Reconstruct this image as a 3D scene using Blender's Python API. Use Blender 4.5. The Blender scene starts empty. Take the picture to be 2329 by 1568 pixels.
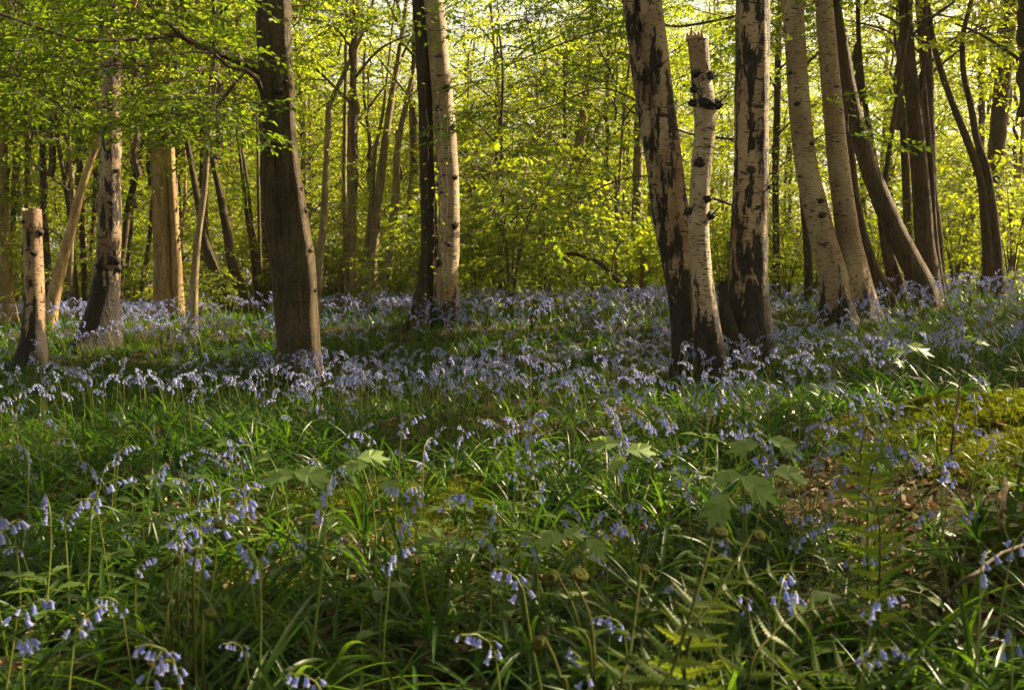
import bpy, math, random, time
import numpy as np
from mathutils import Matrix, Vector
T0=time.time()
R=np.random.default_rng(11); random.seed(5)
S=bpy.context.scene; COL=S.collection
PI=math.pi
# ------------------------------------------------------------------ camera model
FPX=2237.0; PITCH=math.radians(3.7); CAMZ=1.0
cp,sp=math.cos(PITCH),math.sin(PITCH)
def W(px,py,d):
    x=(px-1164.5)/FPX; u=-(py-784)/FPX
    v=np.array([x, cp+u*sp, -sp+u*cp]); v=v*(d/v[1])
    return np.array([v[0],v[1],v[2]+CAMZ])
def proj(P):
    P=np.atleast_2d(P); q=P-np.array([0,0,CAMZ])
    f=q[:,1]*cp-q[:,2]*sp; u=q[:,1]*sp+q[:,2]*cp
    return 1164.5+FPX*q[:,0]/f, 784-FPX*u/f, f
# ------------------------------------------------------------------ noise
def _h(i,j,k,s):
    n=(i*374761393+j*668265263+k*2147483647+s*974634777)&0xffffffff
    n=((n^(n>>13))*1274126177)&0xffffffff
    n=n^(n>>16)
    return (n&0xffffff)/float(0xffffff)
def vnoise(P,s=0):
    P=np.asarray(P,float); I=np.floor(P).astype(np.int64); f=P-I; f=f*f*(3-2*f)
    r=0
    for a in (0,1):
        for b in (0,1):
            for c in (0,1):
                w=(f[:,0] if a else 1-f[:,0])*(f[:,1] if b else 1-f[:,1])*(f[:,2] if c else 1-f[:,2])
                r=r+w*_h(I[:,0]+a,I[:,1]+b,I[:,2]+c,s)
    return r
def fbm(P,s=0,o=3):
    r=0;a=.5;t=0
    for i in range(o): r=r+a*vnoise(np.asarray(P)*2**i,s+i); t+=a; a*=.5
    return r/t
# ------------------------------------------------------------------ ground height
_cp=[(72,840,11.5),(215,790,13),(372,735,20),(115,745,16),(680,880,10),(990,742,14),(1620,888,9),(1700,835,10),(1930,742,12.5),
     (2110,702,14),(2250,682,16),(2255,655,20),(10,742,20),(520,722,20),(1295,690,26),(850,715,20),(1500,700,22),(1750,690,18)]
_pts=[W(*c) for c in _cp]
_pts+=[np.array(p,float) for p in [(-1,1.5,0),(1,1.5,0),(0,3.5,0),(-3,4,0.0),(-2,6.5,0),(0.5,6,0.0),(2.0,4,.08),(3.4,5.6,.3),(5,7,.5),(4.5,4,.35),(-6,8,0),
    (6,10,.55),(8,14,.75),(-10,14,.05),(-14,24,.1),(12,24,.6),(0,34,.3),(-18,36,.1),(16,36,.4),(-30,50,.1),(0,60,.2),(30,50,.3),(0,-3,0),(5,-2,.2),(-5,-2,0),(-12,4,0),(12,4,.6),(24,20,.6),(-24,12,0)]]
_C=np.array([p[:2] for p in _pts]); _Z=np.array([p[2] for p in _pts])
def _phi(r): return np.where(r>1e-6, r*r*np.log(r+1e-9),0)
_n=len(_C); _A=np.zeros((_n+3,_n+3))
_D=np.linalg.norm(_C[:,None]-_C[None],axis=2); _A[:_n,:_n]=_phi(_D)+np.eye(_n)*0.6
_A[:_n,_n]=1;_A[:_n,_n+1:]=_C;_A[_n,:_n]=1;_A[_n+1:,:_n]=_C.T
_w=np.linalg.solve(_A,np.concatenate([_Z,[0,0,0]]))
def G(x,y):
    x=np.atleast_1d(np.asarray(x,float)); y=np.atleast_1d(np.asarray(y,float))
    xc=np.clip(x,-32,32); yc=np.clip(y,-4,60)
    Q=np.stack([xc,yc],1); out=np.zeros(len(Q))
    for a in range(0,len(Q),20000):
        q=Q[a:a+20000]; r=np.linalg.norm(q[:,None]-_C[None],axis=2)
        out[a:a+20000]=_phi(r)@_w[:_n]+_w[_n]+q@_w[_n+1:]
    out=np.clip(out,-.4,1.6)
    P=np.stack([x,y,0*x],1)
    out+= (fbm(P*1.3,3)-.5)*.10 + (fbm(P*5,9,2)-.5)*.035
    # mossy hummocks on the right bank
    out+= moundz(x,y)
    return out
def moundz(x,y):
    x=np.asarray(x);y=np.asarray(y); m=0
    for (cx,cy,rx,ry,h) in [(2.5,5.3,.75,.5,.19),(2.55,4.4,.6,.45,.17),(1.9,3.25,.35,.35,.10),(3.6,5.6,.9,.6,.12)]:
        q=((x-cx)/rx)**2+((y-cy)/ry)**2; m=np.maximum(m,h*np.exp(-q*1.2))
    return m
def g1(x,y): return float(G([x],[y])[0])
def onground(px,py,h=0):
    a,b=1.2,60.
    for _ in range(40):
        m=(a+b)/2; p=W(px,py,m)
        if p[2]>g1(p[0],p[1])+h: a=m
        else: b=m
    return W(px,py,a)
# ------------------------------------------------------------------ mesh building
def mesh(name,parts,mats,smooth=True):
    """parts: list of (V, F, matindex, attr-or-None)"""
    Vs=[];fl=[];ls=[];mi=[];at=[];off=0;lo=0
    for (V,F,m,a) in parts:
        V=np.asarray(V,np.float32); F=np.asarray(F,np.int32)
        if len(F)==0: continue
        Vs.append(V); fl.append((F+off).ravel()); k=F.shape[1]
        ls.append(lo+np.arange(len(F))*k); lo+=len(F)*k; off+=len(V)
        mi.append(np.full(len(F),m) if np.isscalar(m) else np.asarray(m))
        at.append(np.zeros(len(V)) if a is None else np.broadcast_to(a,(len(V),)))
    me=bpy.data.meshes.new(name); V=np.concatenate(Vs)
    me.vertices.add(len(V)); me.vertices.foreach_set('co',V.ravel())
    fl=np.concatenate(fl); ls=np.concatenate(ls)
    me.loops.add(len(fl)); me.loops.foreach_set('vertex_index',fl.astype(np.int32))
    me.polygons.add(len(ls)); me.polygons.foreach_set('loop_start',ls.astype(np.int32))
    me.polygons.foreach_set('material_index',np.concatenate(mi).astype(np.int32))
    me.polygons.foreach_set('use_smooth',np.full(len(ls),smooth))
    A=me.attributes.new('rnd','FLOAT','POINT'); A.data.foreach_set('value',np.concatenate(at).astype(np.float32))
    for m in mats: me.materials.append(m)
    me.update(calc_edges=True); return me
def link(name,me,parent=None,loc=None):
    o=bpy.data.objects.new(name,me); COL.objects.link(o)
    if parent is not None: o.parent=parent
    if loc is not None: o.location=loc
    return o
def tag(o,label=None,cat=None,group=None,kind=None):
    if label: o['label']=label
    if cat: o['category']=cat
    if group: o['group']=group
    if kind: o['kind']=kind
    return o
def thing(name,label,cat,loc=(0,0,0),rz=0,group=None):
    o=bpy.data.objects.new(name,None); o.empty_display_size=.1; COL.objects.link(o)
    o.location=loc; o.rotation_euler=(0,0,rz); return tag(o,label,cat,group)
def catmull(P,step):
    P=np.asarray(P,float)
    Q=np.vstack([2*P[0]-P[1],P,2*P[-1]-P[-2]]); out=[]
    for i in range(1,len(Q)-2):
        a,b,c,d=Q[i-1:i+3]; n=max(1,int(np.linalg.norm((c-b)[:3])/step))
        t=(np.arange(n)/n)[:,None]
        out.append(.5*((2*b)+(-a+c)*t+(2*a-5*b+4*c-d)*t*t+(-a+3*b-3*c+d)*t**3))
    out.append(P[-1:]); return np.vstack(out)
def tube(P,r,n=6,cap=True,phase=0.):
    P=np.asarray(P,float); r=np.broadcast_to(np.asarray(r,float),(len(P),))
    T=np.gradient(P,axis=0); T/=np.linalg.norm(T,axis=1)[:,None]+1e-12
    up=np.array([0,0,1.]) if abs(T[0][2])<.9 else np.array([1.,0,0])
    u=np.cross(up,T[0]); u/=np.linalg.norm(u); U=[u]
    for i in range(1,len(P)):
        u=U[-1]-T[i]*np.dot(U[-1],T[i]); U.append(u/(np.linalg.norm(u)+1e-12))
    U=np.array(U); V_=np.cross(T,U)
    a=np.arange(n)/n*2*PI+phase
    V=P[:,None]+r[:,None,None]*(np.cos(a)[None,:,None]*U[:,None]+np.sin(a)[None,:,None]*V_[:,None])
    m=len(P); i=np.arange(m-1)[:,None]*n; j=np.arange(n)[None]; k=(j+1)%n
    F=np.stack([i+j,i+k,i+n+k,i+n+j],-1).reshape(-1,4)
    return V.reshape(-1,3),F
def capf(V,n,last=True):
    """cap the end ring with a fan of quads/tris as ngon via tris"""
    b=len(V)-n if last else 0
    c=V[b:b+n].mean(0); Vn=np.vstack([V[b:b+n],c]); j=np.arange(n)
    F=np.stack([j,(j+1)%n,np.full(n,n)],1)
    return Vn,F
def rotz(a): c,s=math.cos(a),math.sin(a); return np.array([[c,-s,0],[s,c,0],[0,0,1.]])
def frames(heading,pitch,roll):
    """(n,3,3) columns: forward, left, up"""
    h,p,r=np.broadcast_arrays(heading,pitch,roll)
    f=np.stack([np.cos(h)*np.cos(p),np.sin(h)*np.cos(p),np.sin(p)],-1)
    l0=np.stack([-np.sin(h),np.cos(h),0*h],-1); u0=np.cross(f,l0)
    l=l0*np.cos(r)[:,None]+u0*np.sin(r)[:,None]; u=np.cross(f,l)
    return np.stack([f,l,u],-1)
def scatter(temps,pos,Rm,sc,arnd=None):
    """temps: list of (V,F,m(per face),a(per vert)); random choice -> parts list"""
    n=len(pos); pick=R.integers(0,len(temps),n); parts=[]
    sc=np.asarray(sc,float)
    for t,(V,F,m,a) in enumerate(temps):
        idx=np.where(pick==t)[0]
        if len(idx)==0: continue
        s=sc[idx] if sc.ndim==1 else sc[idx][:,None,:]
        VV=V[None]*(s[:,None,None] if sc.ndim==1 else s)
        VV=np.einsum('nij,nvj->nvi',Rm[idx],VV)+pos[idx][:,None]
        FF=(F[None]+(np.arange(len(idx))*len(V))[:,None,None]).reshape(-1,F.shape[1])
        mm=np.tile(np.broadcast_to(m,(len(F),)),len(idx))
        aa=np.tile(a,(len(idx),1))
        if arnd is not None: aa=aa+arnd[idx][:,None]
        parts.append((VV.reshape(-1,3),FF,mm,aa.ravel()))
    return parts
# ------------------------------------------------------------------ materials
def mat(name):
    m=bpy.data.materials.new(name); m.use_nodes=True; nt=m.node_tree; nt.nodes.clear()
    o=nt.nodes.new('ShaderNodeOutputMaterial'); return m,nt,o
class N:
    def __init__(s,nt): s.nt=nt
    def __call__(s,t,**k):
        n=s.nt.nodes.new(t)
        for a,b in k.items():
            if a=='ins':
                for x,y in b.items():
                    if hasattr(y,'is_output') or isinstance(y,bpy.types.NodeSocket): s.nt.links.new(y,n.inputs[x])
                    else: n.inputs[x].default_value=y
            else: setattr(n,a,b)
        return n
def ramp(n,fac,stops,interp='LINEAR'):
    r=n('ShaderNodeValToRGB'); n.nt.links.new(fac,r.inputs[0]); r.color_ramp.interpolation=interp
    e=r.color_ramp.elements
    while len(e)<len(stops): e.new(.5)
    for i,(p,c) in enumerate(stops):
        e[i].position=p; e[i].color=(*c,1) if len(c)==3 else c
    return r.outputs[0]
def leafmat(name,dark,lite,tr_dark,tr_lite,tw=.5,rough=.45,spec=.35):
    m,nt,o=mat(name); n=N(nt)
    a=n('ShaderNodeAttribute',attribute_name='rnd'); oi=n('ShaderNodeObjectInfo')
    v=n('ShaderNodeMath',operation='MULTIPLY_ADD',ins={0:oi.outputs['Random'],1:.35,2:a.outputs['Fac']})
    c=ramp(n,v.outputs[0],[(0.1,dark),(1.2 if 0 else 1.0,lite)]); t=ramp(n,v.outputs[0],[(0.1,tr_dark),(1.0,tr_lite)])
    b=n('ShaderNodeBsdfPrincipled',ins={'Base Color':c,'Roughness':rough,'Specular IOR Level':spec})
    tl=n('ShaderNodeBsdfTranslucent',ins={'Color':t})
    mx=n('ShaderNodeMixShader',ins={0:tw,1:b.outputs[0],2:tl.outputs[0]})
    nt.links.new(mx.outputs[0],o.inputs[0]); return m
M={}
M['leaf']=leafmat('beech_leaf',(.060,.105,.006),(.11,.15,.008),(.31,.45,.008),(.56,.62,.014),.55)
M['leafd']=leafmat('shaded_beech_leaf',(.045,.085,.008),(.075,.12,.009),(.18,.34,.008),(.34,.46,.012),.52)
M['maple']=leafmat('sycamore_leaf',(.095,.15,.022),(.14,.19,.03),(.36,.50,.010),(.58,.66,.016),.55)
M['seedling']=leafmat('young_sycamore_leaf',(.13,.21,.055),(.19,.28,.09),(.22,.34,.02),(.36,.46,.03),.33,.45,.3)
M['blade']=leafmat('bluebell_leaf',(.013,.042,.006),(.034,.072,.009),(.05,.15,.008),(.17,.30,.010),.40,.34,.22)
M['herb']=leafmat('herb_leaf',(.055,.10,.022),(.085,.135,.03),(.16,.26,.02),(.26,.34,.03),.4,.45,.35)
M['fern']=leafmat('fern_green',(.055,.10,.015),(.09,.14,.02),(.18,.28,.015),(.30,.36,.02),.42,.5,.3)
M['moss']=leafmat('moss_green',(.055,.08,.005),(.13,.145,.008),(.12,.17,.006),(.32,.36,.01),.35,.8,.1)
M['litter']=leafmat('dead_leaf',(.06,.035,.02),(.33,.22,.12),(.10,.045,.015),(.25,.13,.05),.2,.6,.25)
def stemmat(name,c1,c2,rough=.4,spec=.4):
    m,nt,o=mat(name); n=N(nt); a=n('ShaderNodeAttribute',attribute_name='rnd')
    c=ramp(n,a.outputs['Fac'],[(0,c1),(1,c2)])
    b=n('ShaderNodeBsdfPrincipled',ins={'Base Color':c,'Roughness':rough,'Specular IOR Level':spec})
    tl=n('ShaderNodeBsdfTranslucent',ins={'Color':c})
    mx=n('ShaderNodeMixShader',ins={0:.25,1:b.outputs[0],2:tl.outputs[0]}); nt.links.new(mx.outputs[0],o.inputs[0]); return m
M['stem']=stemmat('flower_stem',(.14,.20,.03),(.22,.24,.05))
M['fuzz']=stemmat('fern_stalk',(.050,.065,.014),(.10,.07,.025),.9,.08)
m,nt,o=mat('bluebell_petal'); n=N(nt)
a=n('ShaderNodeAttribute',attribute_name='rnd'); oi=n('ShaderNodeObjectInfo')
hs=n('ShaderNodeMath',operation='MULTIPLY_ADD',ins={0:oi.outputs['Random'],1:.3,2:a.outputs['Fac']})
c=ramp(n,hs.outputs[0],[(0,(.14,.18,.52)),(.45,(.26,.30,.68)),(1.0,(.47,.49,.88))])
b=n('ShaderNodeBsdfPrincipled',ins={'Base Color':c,'Roughness':.5,'Specular IOR Level':.25})
tl=n('ShaderNodeBsdfTranslucent',ins={'Color':c})
mx=n('ShaderNodeMixShader',ins={0:.42,1:b.outputs[0],2:tl.outputs[0]}); nt.links.new(mx.outputs[0],o.inputs[0]); M['petal']=m
def solid(name,c,rough=.8):
    m,nt,o=mat(name); n=N(nt); tc=n('ShaderNodeTexCoord')
    no=n('ShaderNodeTexNoise',ins={'Vector':tc.outputs['Object'],'Scale':40.,'Detail':4.})
    cc=ramp(n,no.outputs['Fac'],[(.3,tuple(x*.55 for x in c)),(.7,tuple(min(1,x*1.3) for x in c))])
    bp=n('ShaderNodeBump',ins={'Height':no.outputs['Fac'],'Strength':.5,'Distance':.01})
    b=n('ShaderNodeBsdfPrincipled',ins={'Base Color':cc,'Roughness':rough,'Normal':bp.outputs[0]})
    nt.links.new(b.outputs[0],o.inputs[0]); return m
M['twig']=solid('twig_bark',(.075,.052,.032)); M['knot']=solid('burr_bark',(.02,.015,.012)); M['wood']=solid('pale_dry_wood',(.42,.31,.19))
M['post']=solid('fence_wood',(.20,.13,.05)); M['wire']=solid('wire_grey',(.25,.24,.2),.5); M['postg']=solid('mossy_fence_wood',(.12,.13,.045))
def mapping(n,v,sc): return n('ShaderNodeMapping',ins={'Vector':v,'Scale':sc}).outputs[0]
def birch(name,pale,tan,black,low,thr):
    """rnd attribute carries the height above the ground in metres"""
    m,nt,o=mat(name); n=N(nt); tc=n('ShaderNodeNewGeometry').outputs['Position']
    hgt=n('ShaderNodeAttribute',attribute_name='rnd').outputs['Fac']
    warp=n('ShaderNodeTexNoise',ins={'Vector':mapping(n,tc,(7,7,4)),'Scale':1.,'Detail':3.})
    wv=n('ShaderNodeMixRGB',ins={0:.06,1:tc,2:warp.outputs['Color']}).outputs[0]
    n1=n('ShaderNodeTexNoise',ins={'Vector':mapping(n,wv,(3.,3.,1.6)),'Scale':1.,'Detail':4.}).outputs['Fac']
    base=ramp(n,n1,[(.35,tan),(.62,pale)])
    fine=n('ShaderNodeTexNoise',ins={'Vector':mapping(n,wv,(14,14,160)),'Scale':1.,'Detail':3.}).outputs['Fac']
    base=n('ShaderNodeMixRGB',blend_type='MULTIPLY',ins={0:.55,1:base,2:ramp(n,fine,[(.35,(.55,.5,.42)),(.6,(1.1,1.08,1.05))])}).outputs[0]
    # lenticels: short dark horizontal dashes
    len1=n('ShaderNodeTexNoise',ins={'Vector':mapping(n,wv,(16,16,75)),'Scale':1.,'Detail':1.5}).outputs['Fac']
    lm=ramp(n,len1,[(.605,(0,0,0)),(.66,(1,1,1))])
    len2=n('ShaderNodeTexNoise',ins={'Vector':mapping(n,wv,(5,5,17)),'Scale':1.,'Detail':3.}).outputs['Fac']
    lm2=ramp(n,len2,[(.63,(0,0,0)),(.67,(1,1,1))])
    # fissured black patches, taller than wide, more of them near the ground
    n2=n('ShaderNodeTexNoise',ins={'Vector':mapping(n,wv,(11.,11.,2.9)),'Scale':1.,'Detail':8.,'Roughness':.7}).outputs['Fac']
    hf=n('ShaderNodeMapRange',ins={0:hgt,1:0.0,2:low,3:1.0,4:0.0}).outputs[0]; hf=n('ShaderNodeMath',operation='POWER',ins={0:hf,1:2.2}).outputs[0]; hf=n('ShaderNodeMath',operation='MULTIPLY',ins={0:hf,1:.42}).outputs[0]
    s=n('ShaderNodeMath',operation='ADD',ins={0:n2,1:hf}).outputs[0]
    bm=ramp(n,s,[(thr,(0,0,0)),(thr+.025,(1,1,1))])
    rough=n('ShaderNodeTexNoise',ins={'Vector':mapping(n,wv,(28,28,9)),'Scale':1.,'Detail':5.,'Roughness':.7}).outputs['Fac']
    blk=ramp(n,rough,[(.38,tuple(x*.35 for x in black)),(.55,black),(.75,tuple(x*2.1 for x in black))])
    c=n('ShaderNodeMixRGB',ins={0:lm,1:base,2:(black[0]*2.2,black[1]*2,black[2]*1.8,1)}).outputs[0]
    c=n('ShaderNodeMixRGB',ins={0:lm2,1:c,2:(black[0]*1.2,black[1]*1.2,black[2],1)}).outputs[0]
    c=n('ShaderNodeMixRGB',ins={0:bm,1:c,2:blk}).outputs[0]
    hgtb=n('ShaderNodeMath',operation='MULTIPLY_ADD',ins={0:bm,1:n('ShaderNodeMath',operation='MULTIPLY_ADD',ins={0:rough,1:2.2,2:-.7}).outputs[0],2:fine}).outputs[0]
    bp=n('ShaderNodeBump',ins={'Height':hgtb,'Strength':.9,'Distance':.012})
    b=n('ShaderNodeBsdfPrincipled',ins={'Base Color':c,'Roughness':.62,'Specular IOR Level':.3,'Normal':bp.outputs[0]})
    nt.links.new(b.outputs[0],o.inputs[0]); return m
def smoothbark(name,c1,c2,c3,vs=(26,26,2.2),bump=.5,lines=.5):
    m,nt,o=mat(name); n=N(nt); tc=n('ShaderNodeNewGeometry').outputs['Position']
    warp=n('ShaderNodeTexNoise',ins={'Vector':mapping(n,tc,(5,5,2)),'Scale':1.,'Detail':3.})
    wv=n('ShaderNodeMixRGB',ins={0:.05,1:tc,2:warp.outputs['Color']}).outputs[0]
    st=n('ShaderNodeTexNoise',ins={'Vector':mapping(n,wv,vs),'Scale':1.,'Detail':5.,'Roughness':.6}).outputs['Fac']
    bl=n('ShaderNodeTexNoise',ins={'Vector':mapping(n,wv,(2.5,2.5,1.4)),'Scale':1.,'Detail':4.}).outputs['Fac']
    c=ramp(n,bl,[(.35,c1),(.65,c2)])
    c=n('ShaderNodeMixRGB',blend_type='MULTIPLY',ins={0:.8,1:c,2:ramp(n,st,[(.36,(.35,.33,.3)),(.6,(1.15,1.12,1.08))])}).outputs[0]
    hz=n('ShaderNodeTexNoise',ins={'Vector':mapping(n,wv,(3.5,3.5,30)),'Scale':1.,'Detail':3.}).outputs['Fac']
    c=n('ShaderNodeMixRGB',blend_type='MULTIPLY',ins={0:lines,1:c,2:ramp(n,hz,[(.55,(1,1,1)),(.68,(.3,.27,.22))])}).outputs[0]
    sp_=n('ShaderNodeTexNoise',ins={'Vector':mapping(n,wv,(6,6,6)),'Scale':1.,'Detail':5.}).outputs['Fac']
    c=n('ShaderNodeMixRGB',ins={0:ramp(n,sp_,[(.56,(0,0,0)),(.72,(1,1,1))]),1:c,2:(*c3,1)}).outputs[0]
    fn=n('ShaderNodeTexNoise',ins={'Vector':mapping(n,wv,(75,75,38)),'Scale':1.,'Detail':4.,'Roughness':.7}).outputs['Fac']
    c=n('ShaderNodeMixRGB',blend_type='MULTIPLY',ins={0:.75,1:c,2:ramp(n,fn,[(.38,(.45,.42,.38)),(.52,(1,1,1)),(.68,(1.35,1.32,1.25))])}).outputs[0]
    al=n('ShaderNodeTexNoise',ins={'Vector':mapping(n,wv,(4,4,1.1)),'Scale':1.3,'Detail':5.,'Roughness':.65}).outputs['Fac']
    c=n('ShaderNodeMixRGB',ins={0:ramp(n,al,[(.54,(0,0,0)),(.66,(.55,.55,.55))]),1:c,2:(c1[0]*.75,c1[0]*.85,c1[2]*.6,1)}).outputs[0]
    h=n('ShaderNodeMath',operation='ADD',ins={0:st,1:n('ShaderNodeMath',operation='ADD',ins={0:sp_,1:fn}).outputs[0]}).outputs[0]
    bp=n('ShaderNodeBump',ins={'Height':h,'Strength':bump,'Distance':.022})
    b=n('ShaderNodeBsdfPrincipled',ins={'Base Color':c,'Roughness':.7,'Specular IOR Level':.25,'Normal':bp.outputs[0]})
    nt.links.new(b.outputs[0],o.inputs[0]); return m
M['birch']=birch('birch_bark',(.38,.275,.175),(.215,.13,.07),(.022,.016,.012),2.0,.585)
M['birchr']=birch('rugged_birch_bark',(.43,.33,.225),(.20,.13,.075),(.022,.015,.010),1.5,.497)
M['birchc']=birch('clean_birch_bark',(.44,.35,.235),(.25,.165,.09),(.024,.016,.012),1.15,.655)
M['stumpb']=birch('stump_birch_bark',(.36,.25,.15),(.22,.135,.08),(.024,.017,.012),1.3,.565)
M['birchs']=birch('snag_birch_bark',(.47,.37,.26),(.26,.17,.10),(.024,.017,.012),1.3,.565)
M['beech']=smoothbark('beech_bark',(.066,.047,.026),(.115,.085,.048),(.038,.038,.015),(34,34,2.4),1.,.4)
M['beechl']=smoothbark('sunlit_beech_bark',(.30,.20,.10),(.44,.31,.17),(.22,.16,.07),(14,14,2.0),.25,.2)  # beech bark again, with sunlight put into its colour
M['dark']=smoothbark('ridged_bark',(.07,.046,.025),(.125,.083,.045),(.06,.06,.02),(34,34,3),.9,.15)
M['grey']=smoothbark('grey_slim_bark',(.20,.155,.095),(.30,.24,.155),(.13,.12,.06),(30,30,3),.4,.3)
M['ivyb']=smoothbark('black_fissured_bark',(.045,.03,.02),(.09,.06,.035),(.03,.03,.015),(30,30,6),1.0,.2)
M['rootb']=smoothbark('black_mossy_root_bark',(.022,.016,.01),(.04,.03,.018),(.035,.04,.008),(30,30,8),1.,.1)
# ------------------------------------------------------------------ leaves and sprays
def leaf_simple(L,w,fold=.18):
    V=np.array([(0,0,0),(.30*L,.46*w,fold*w),(.68*L,.36*w,fold*w*.8),(L,0,-.08*L),(.68*L,-.36*w,fold*w*.8),(.30*L,-.46*w,fold*w)],float)
    F=np.array([(0,3,2,1),(0,5,4,3)]); return V,F
def leaf_maple(L):
    out=[(0,0)]
    angs=[-130,-105,-80,-58,-42,-20,0,20,42,58,80,105,130]; rad=[.40,.34,.62,.50,.86,.55,1.,.55,.86,.50,.62,.34,.40]
    P=[(0,0,0)]
    for a,r in zip(angs,rad):
        a=math.radians(a)*.82; r*=.62*L
        P.append((.32*L+r*math.cos(a),r*math.sin(a),-.10*r*r/L*2+.07*L*(0 if r>.5*.62*L else 1)))
    P.append((.32*L,0,.02*L)); c=len(P)-1
    F=[(c,i,i+1,i+1) for i in range(1,c-1)]
    F=[(c,i,i+1) for i in range(1,c-1)]+[(c,0,1),(c,c-1,0)]
    V=np.array(P,float); return V,np.array(F)
def place(V,f):
    return V
def make_spray(L,leafL,droop=.10,ang=48,dens=1.0):
    Vs=[];Fs=[];Ms=[];As=[];off=0
    def add(V,F,m,a):
        nonlocal off
        Vs.append(V);Fs.append(F+off);Ms.append(np.full(len(F),m));As.append(np.full(len(V),a));off+=len(V)
    def pos(t): return np.array([L*t,.06*L*math.sin(t*5+ph),-droop*L*t*t+.02*L*math.sin(t*7)])
    ph=R.uniform(0,6)
    ax=np.array([pos(t) for t in np.linspace(0,1,6)])
    V,F=tube(ax,np.linspace(.005,.0015,6),3); add(V,F,1,.5)
    n=int(L/.085*dens); side=1
    lp=[];lh=[]
    for i in range(n):
        t=(i+.5)/n; side=-side; p=pos(t); l=(.42*L*(1-t)**.7*math.sin(min(1,t*3+.35)*PI/2)+.06)*R.uniform(.7,1.2)
        a=side*math.radians(ang+R.uniform(-14,14)); el=R.uniform(-.18,.12)
        q=p+l*np.array([math.cos(a)*math.cos(el),math.sin(a)*math.cos(el),math.sin(el)-.12])
        if l>.16:
            V,F=tube(np.array([p,(p+q)/2+[0,0,.008],q]),[.0025,.002,.001],3); add(V,F,1,.5)
        k=max(1,int(l/(leafL*.62)*dens)); s2=1
        for j in range(k):
            u=(j+.7)/k; s2=-s2; lp.append(p+(q-p)*u); lh.append(a+s2*math.radians(38+R.uniform(-15,15)) if j<k-1 else a)
    for i in range(max(2,int(3*dens))):
        lp.append(pos(1-.05*i)); lh.append(R.uniform(-.6,.6))
    fr=frames(np.array(lh)+R.normal(0,.2,len(lh)),R.normal(-.22,.30,len(lh)),R.normal(0,.38,len(lh)))
    for p,f in zip(lp,fr):
        s=leafL*R.uniform(.65,1.15); V,F=leaf_simple(s,s*.66); add(V@f.T+p,F,0,R.uniform(0,.65))
    return np.vstack(Vs),np.vstack(Fs),np.concatenate(Ms),np.concatenate(As)
def make_maple_spray(L,leafL,n=9):
    Vs=[];F4=[];off=0;A=[];Mi=[]
    ax=np.array([[L*t,.05*math.sin(t*6),-.12*L*t*t] for t in np.linspace(0,1,5)])
    V,F=tube(ax,np.linspace(.006,.002,5),3); F=np.vstack([F[:,[0,1,2]],F[:,[0,2,3]]]); Vs.append(V);F4.append(F);A.append(np.full(len(V),.5));Mi.append(np.full(len(F),1));off=len(V)
    for i in range(n):
        t=.25+.75*(i+.5)/n; p=np.array([L*t,0,-.12*L*t*t]); h=(1 if i%2 else -1)*R.uniform(.5,1.3) if i<n-1 else 0
        pl=leafL*R.uniform(.5,1.0); d=np.array([math.cos(h),math.sin(h),.15]); q=p+d*pl
        V,F=tube(np.array([p,q]),.0015,3); F=np.vstack([F[:,[0,1,2]],F[:,[0,2,3]]]); Vs.append(V);F4.append(F+off);A.append(np.full(len(V),.5));Mi.append(np.full(len(F),1));off+=len(V)
        V,F=leaf_maple(leafL*R.uniform(.7,1.2)); f=frames(np.array([h+R.normal(0,.3)]),np.array([R.normal(-.35,.25)]),np.array([R.normal(0,.3)]))[0]
        Vs.append(V@f.T+q);F4.append(F+off);A.append(np.full(len(V),R.uniform(0,.65)));Mi.append(np.full(len(F),0));off+=len(V)
    return np.vstack(Vs),np.vstack(F4),np.concatenate(Mi),np.concatenate(A)
SP_NEAR=[make_spray(R.uniform(.55,.8),.058) for _ in range(7)]
SP_MID=[make_spray(R.uniform(.75,1.0),.080) for _ in range(6)]
SP_FAR=[make_spray(R.uniform(.9,1.2),.11,dens=.8) for _ in range(5)]
SP_MAP=[make_maple_spray(R.uniform(.45,.7),.15,R.integers(7,11)) for _ in range(6)]
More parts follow.
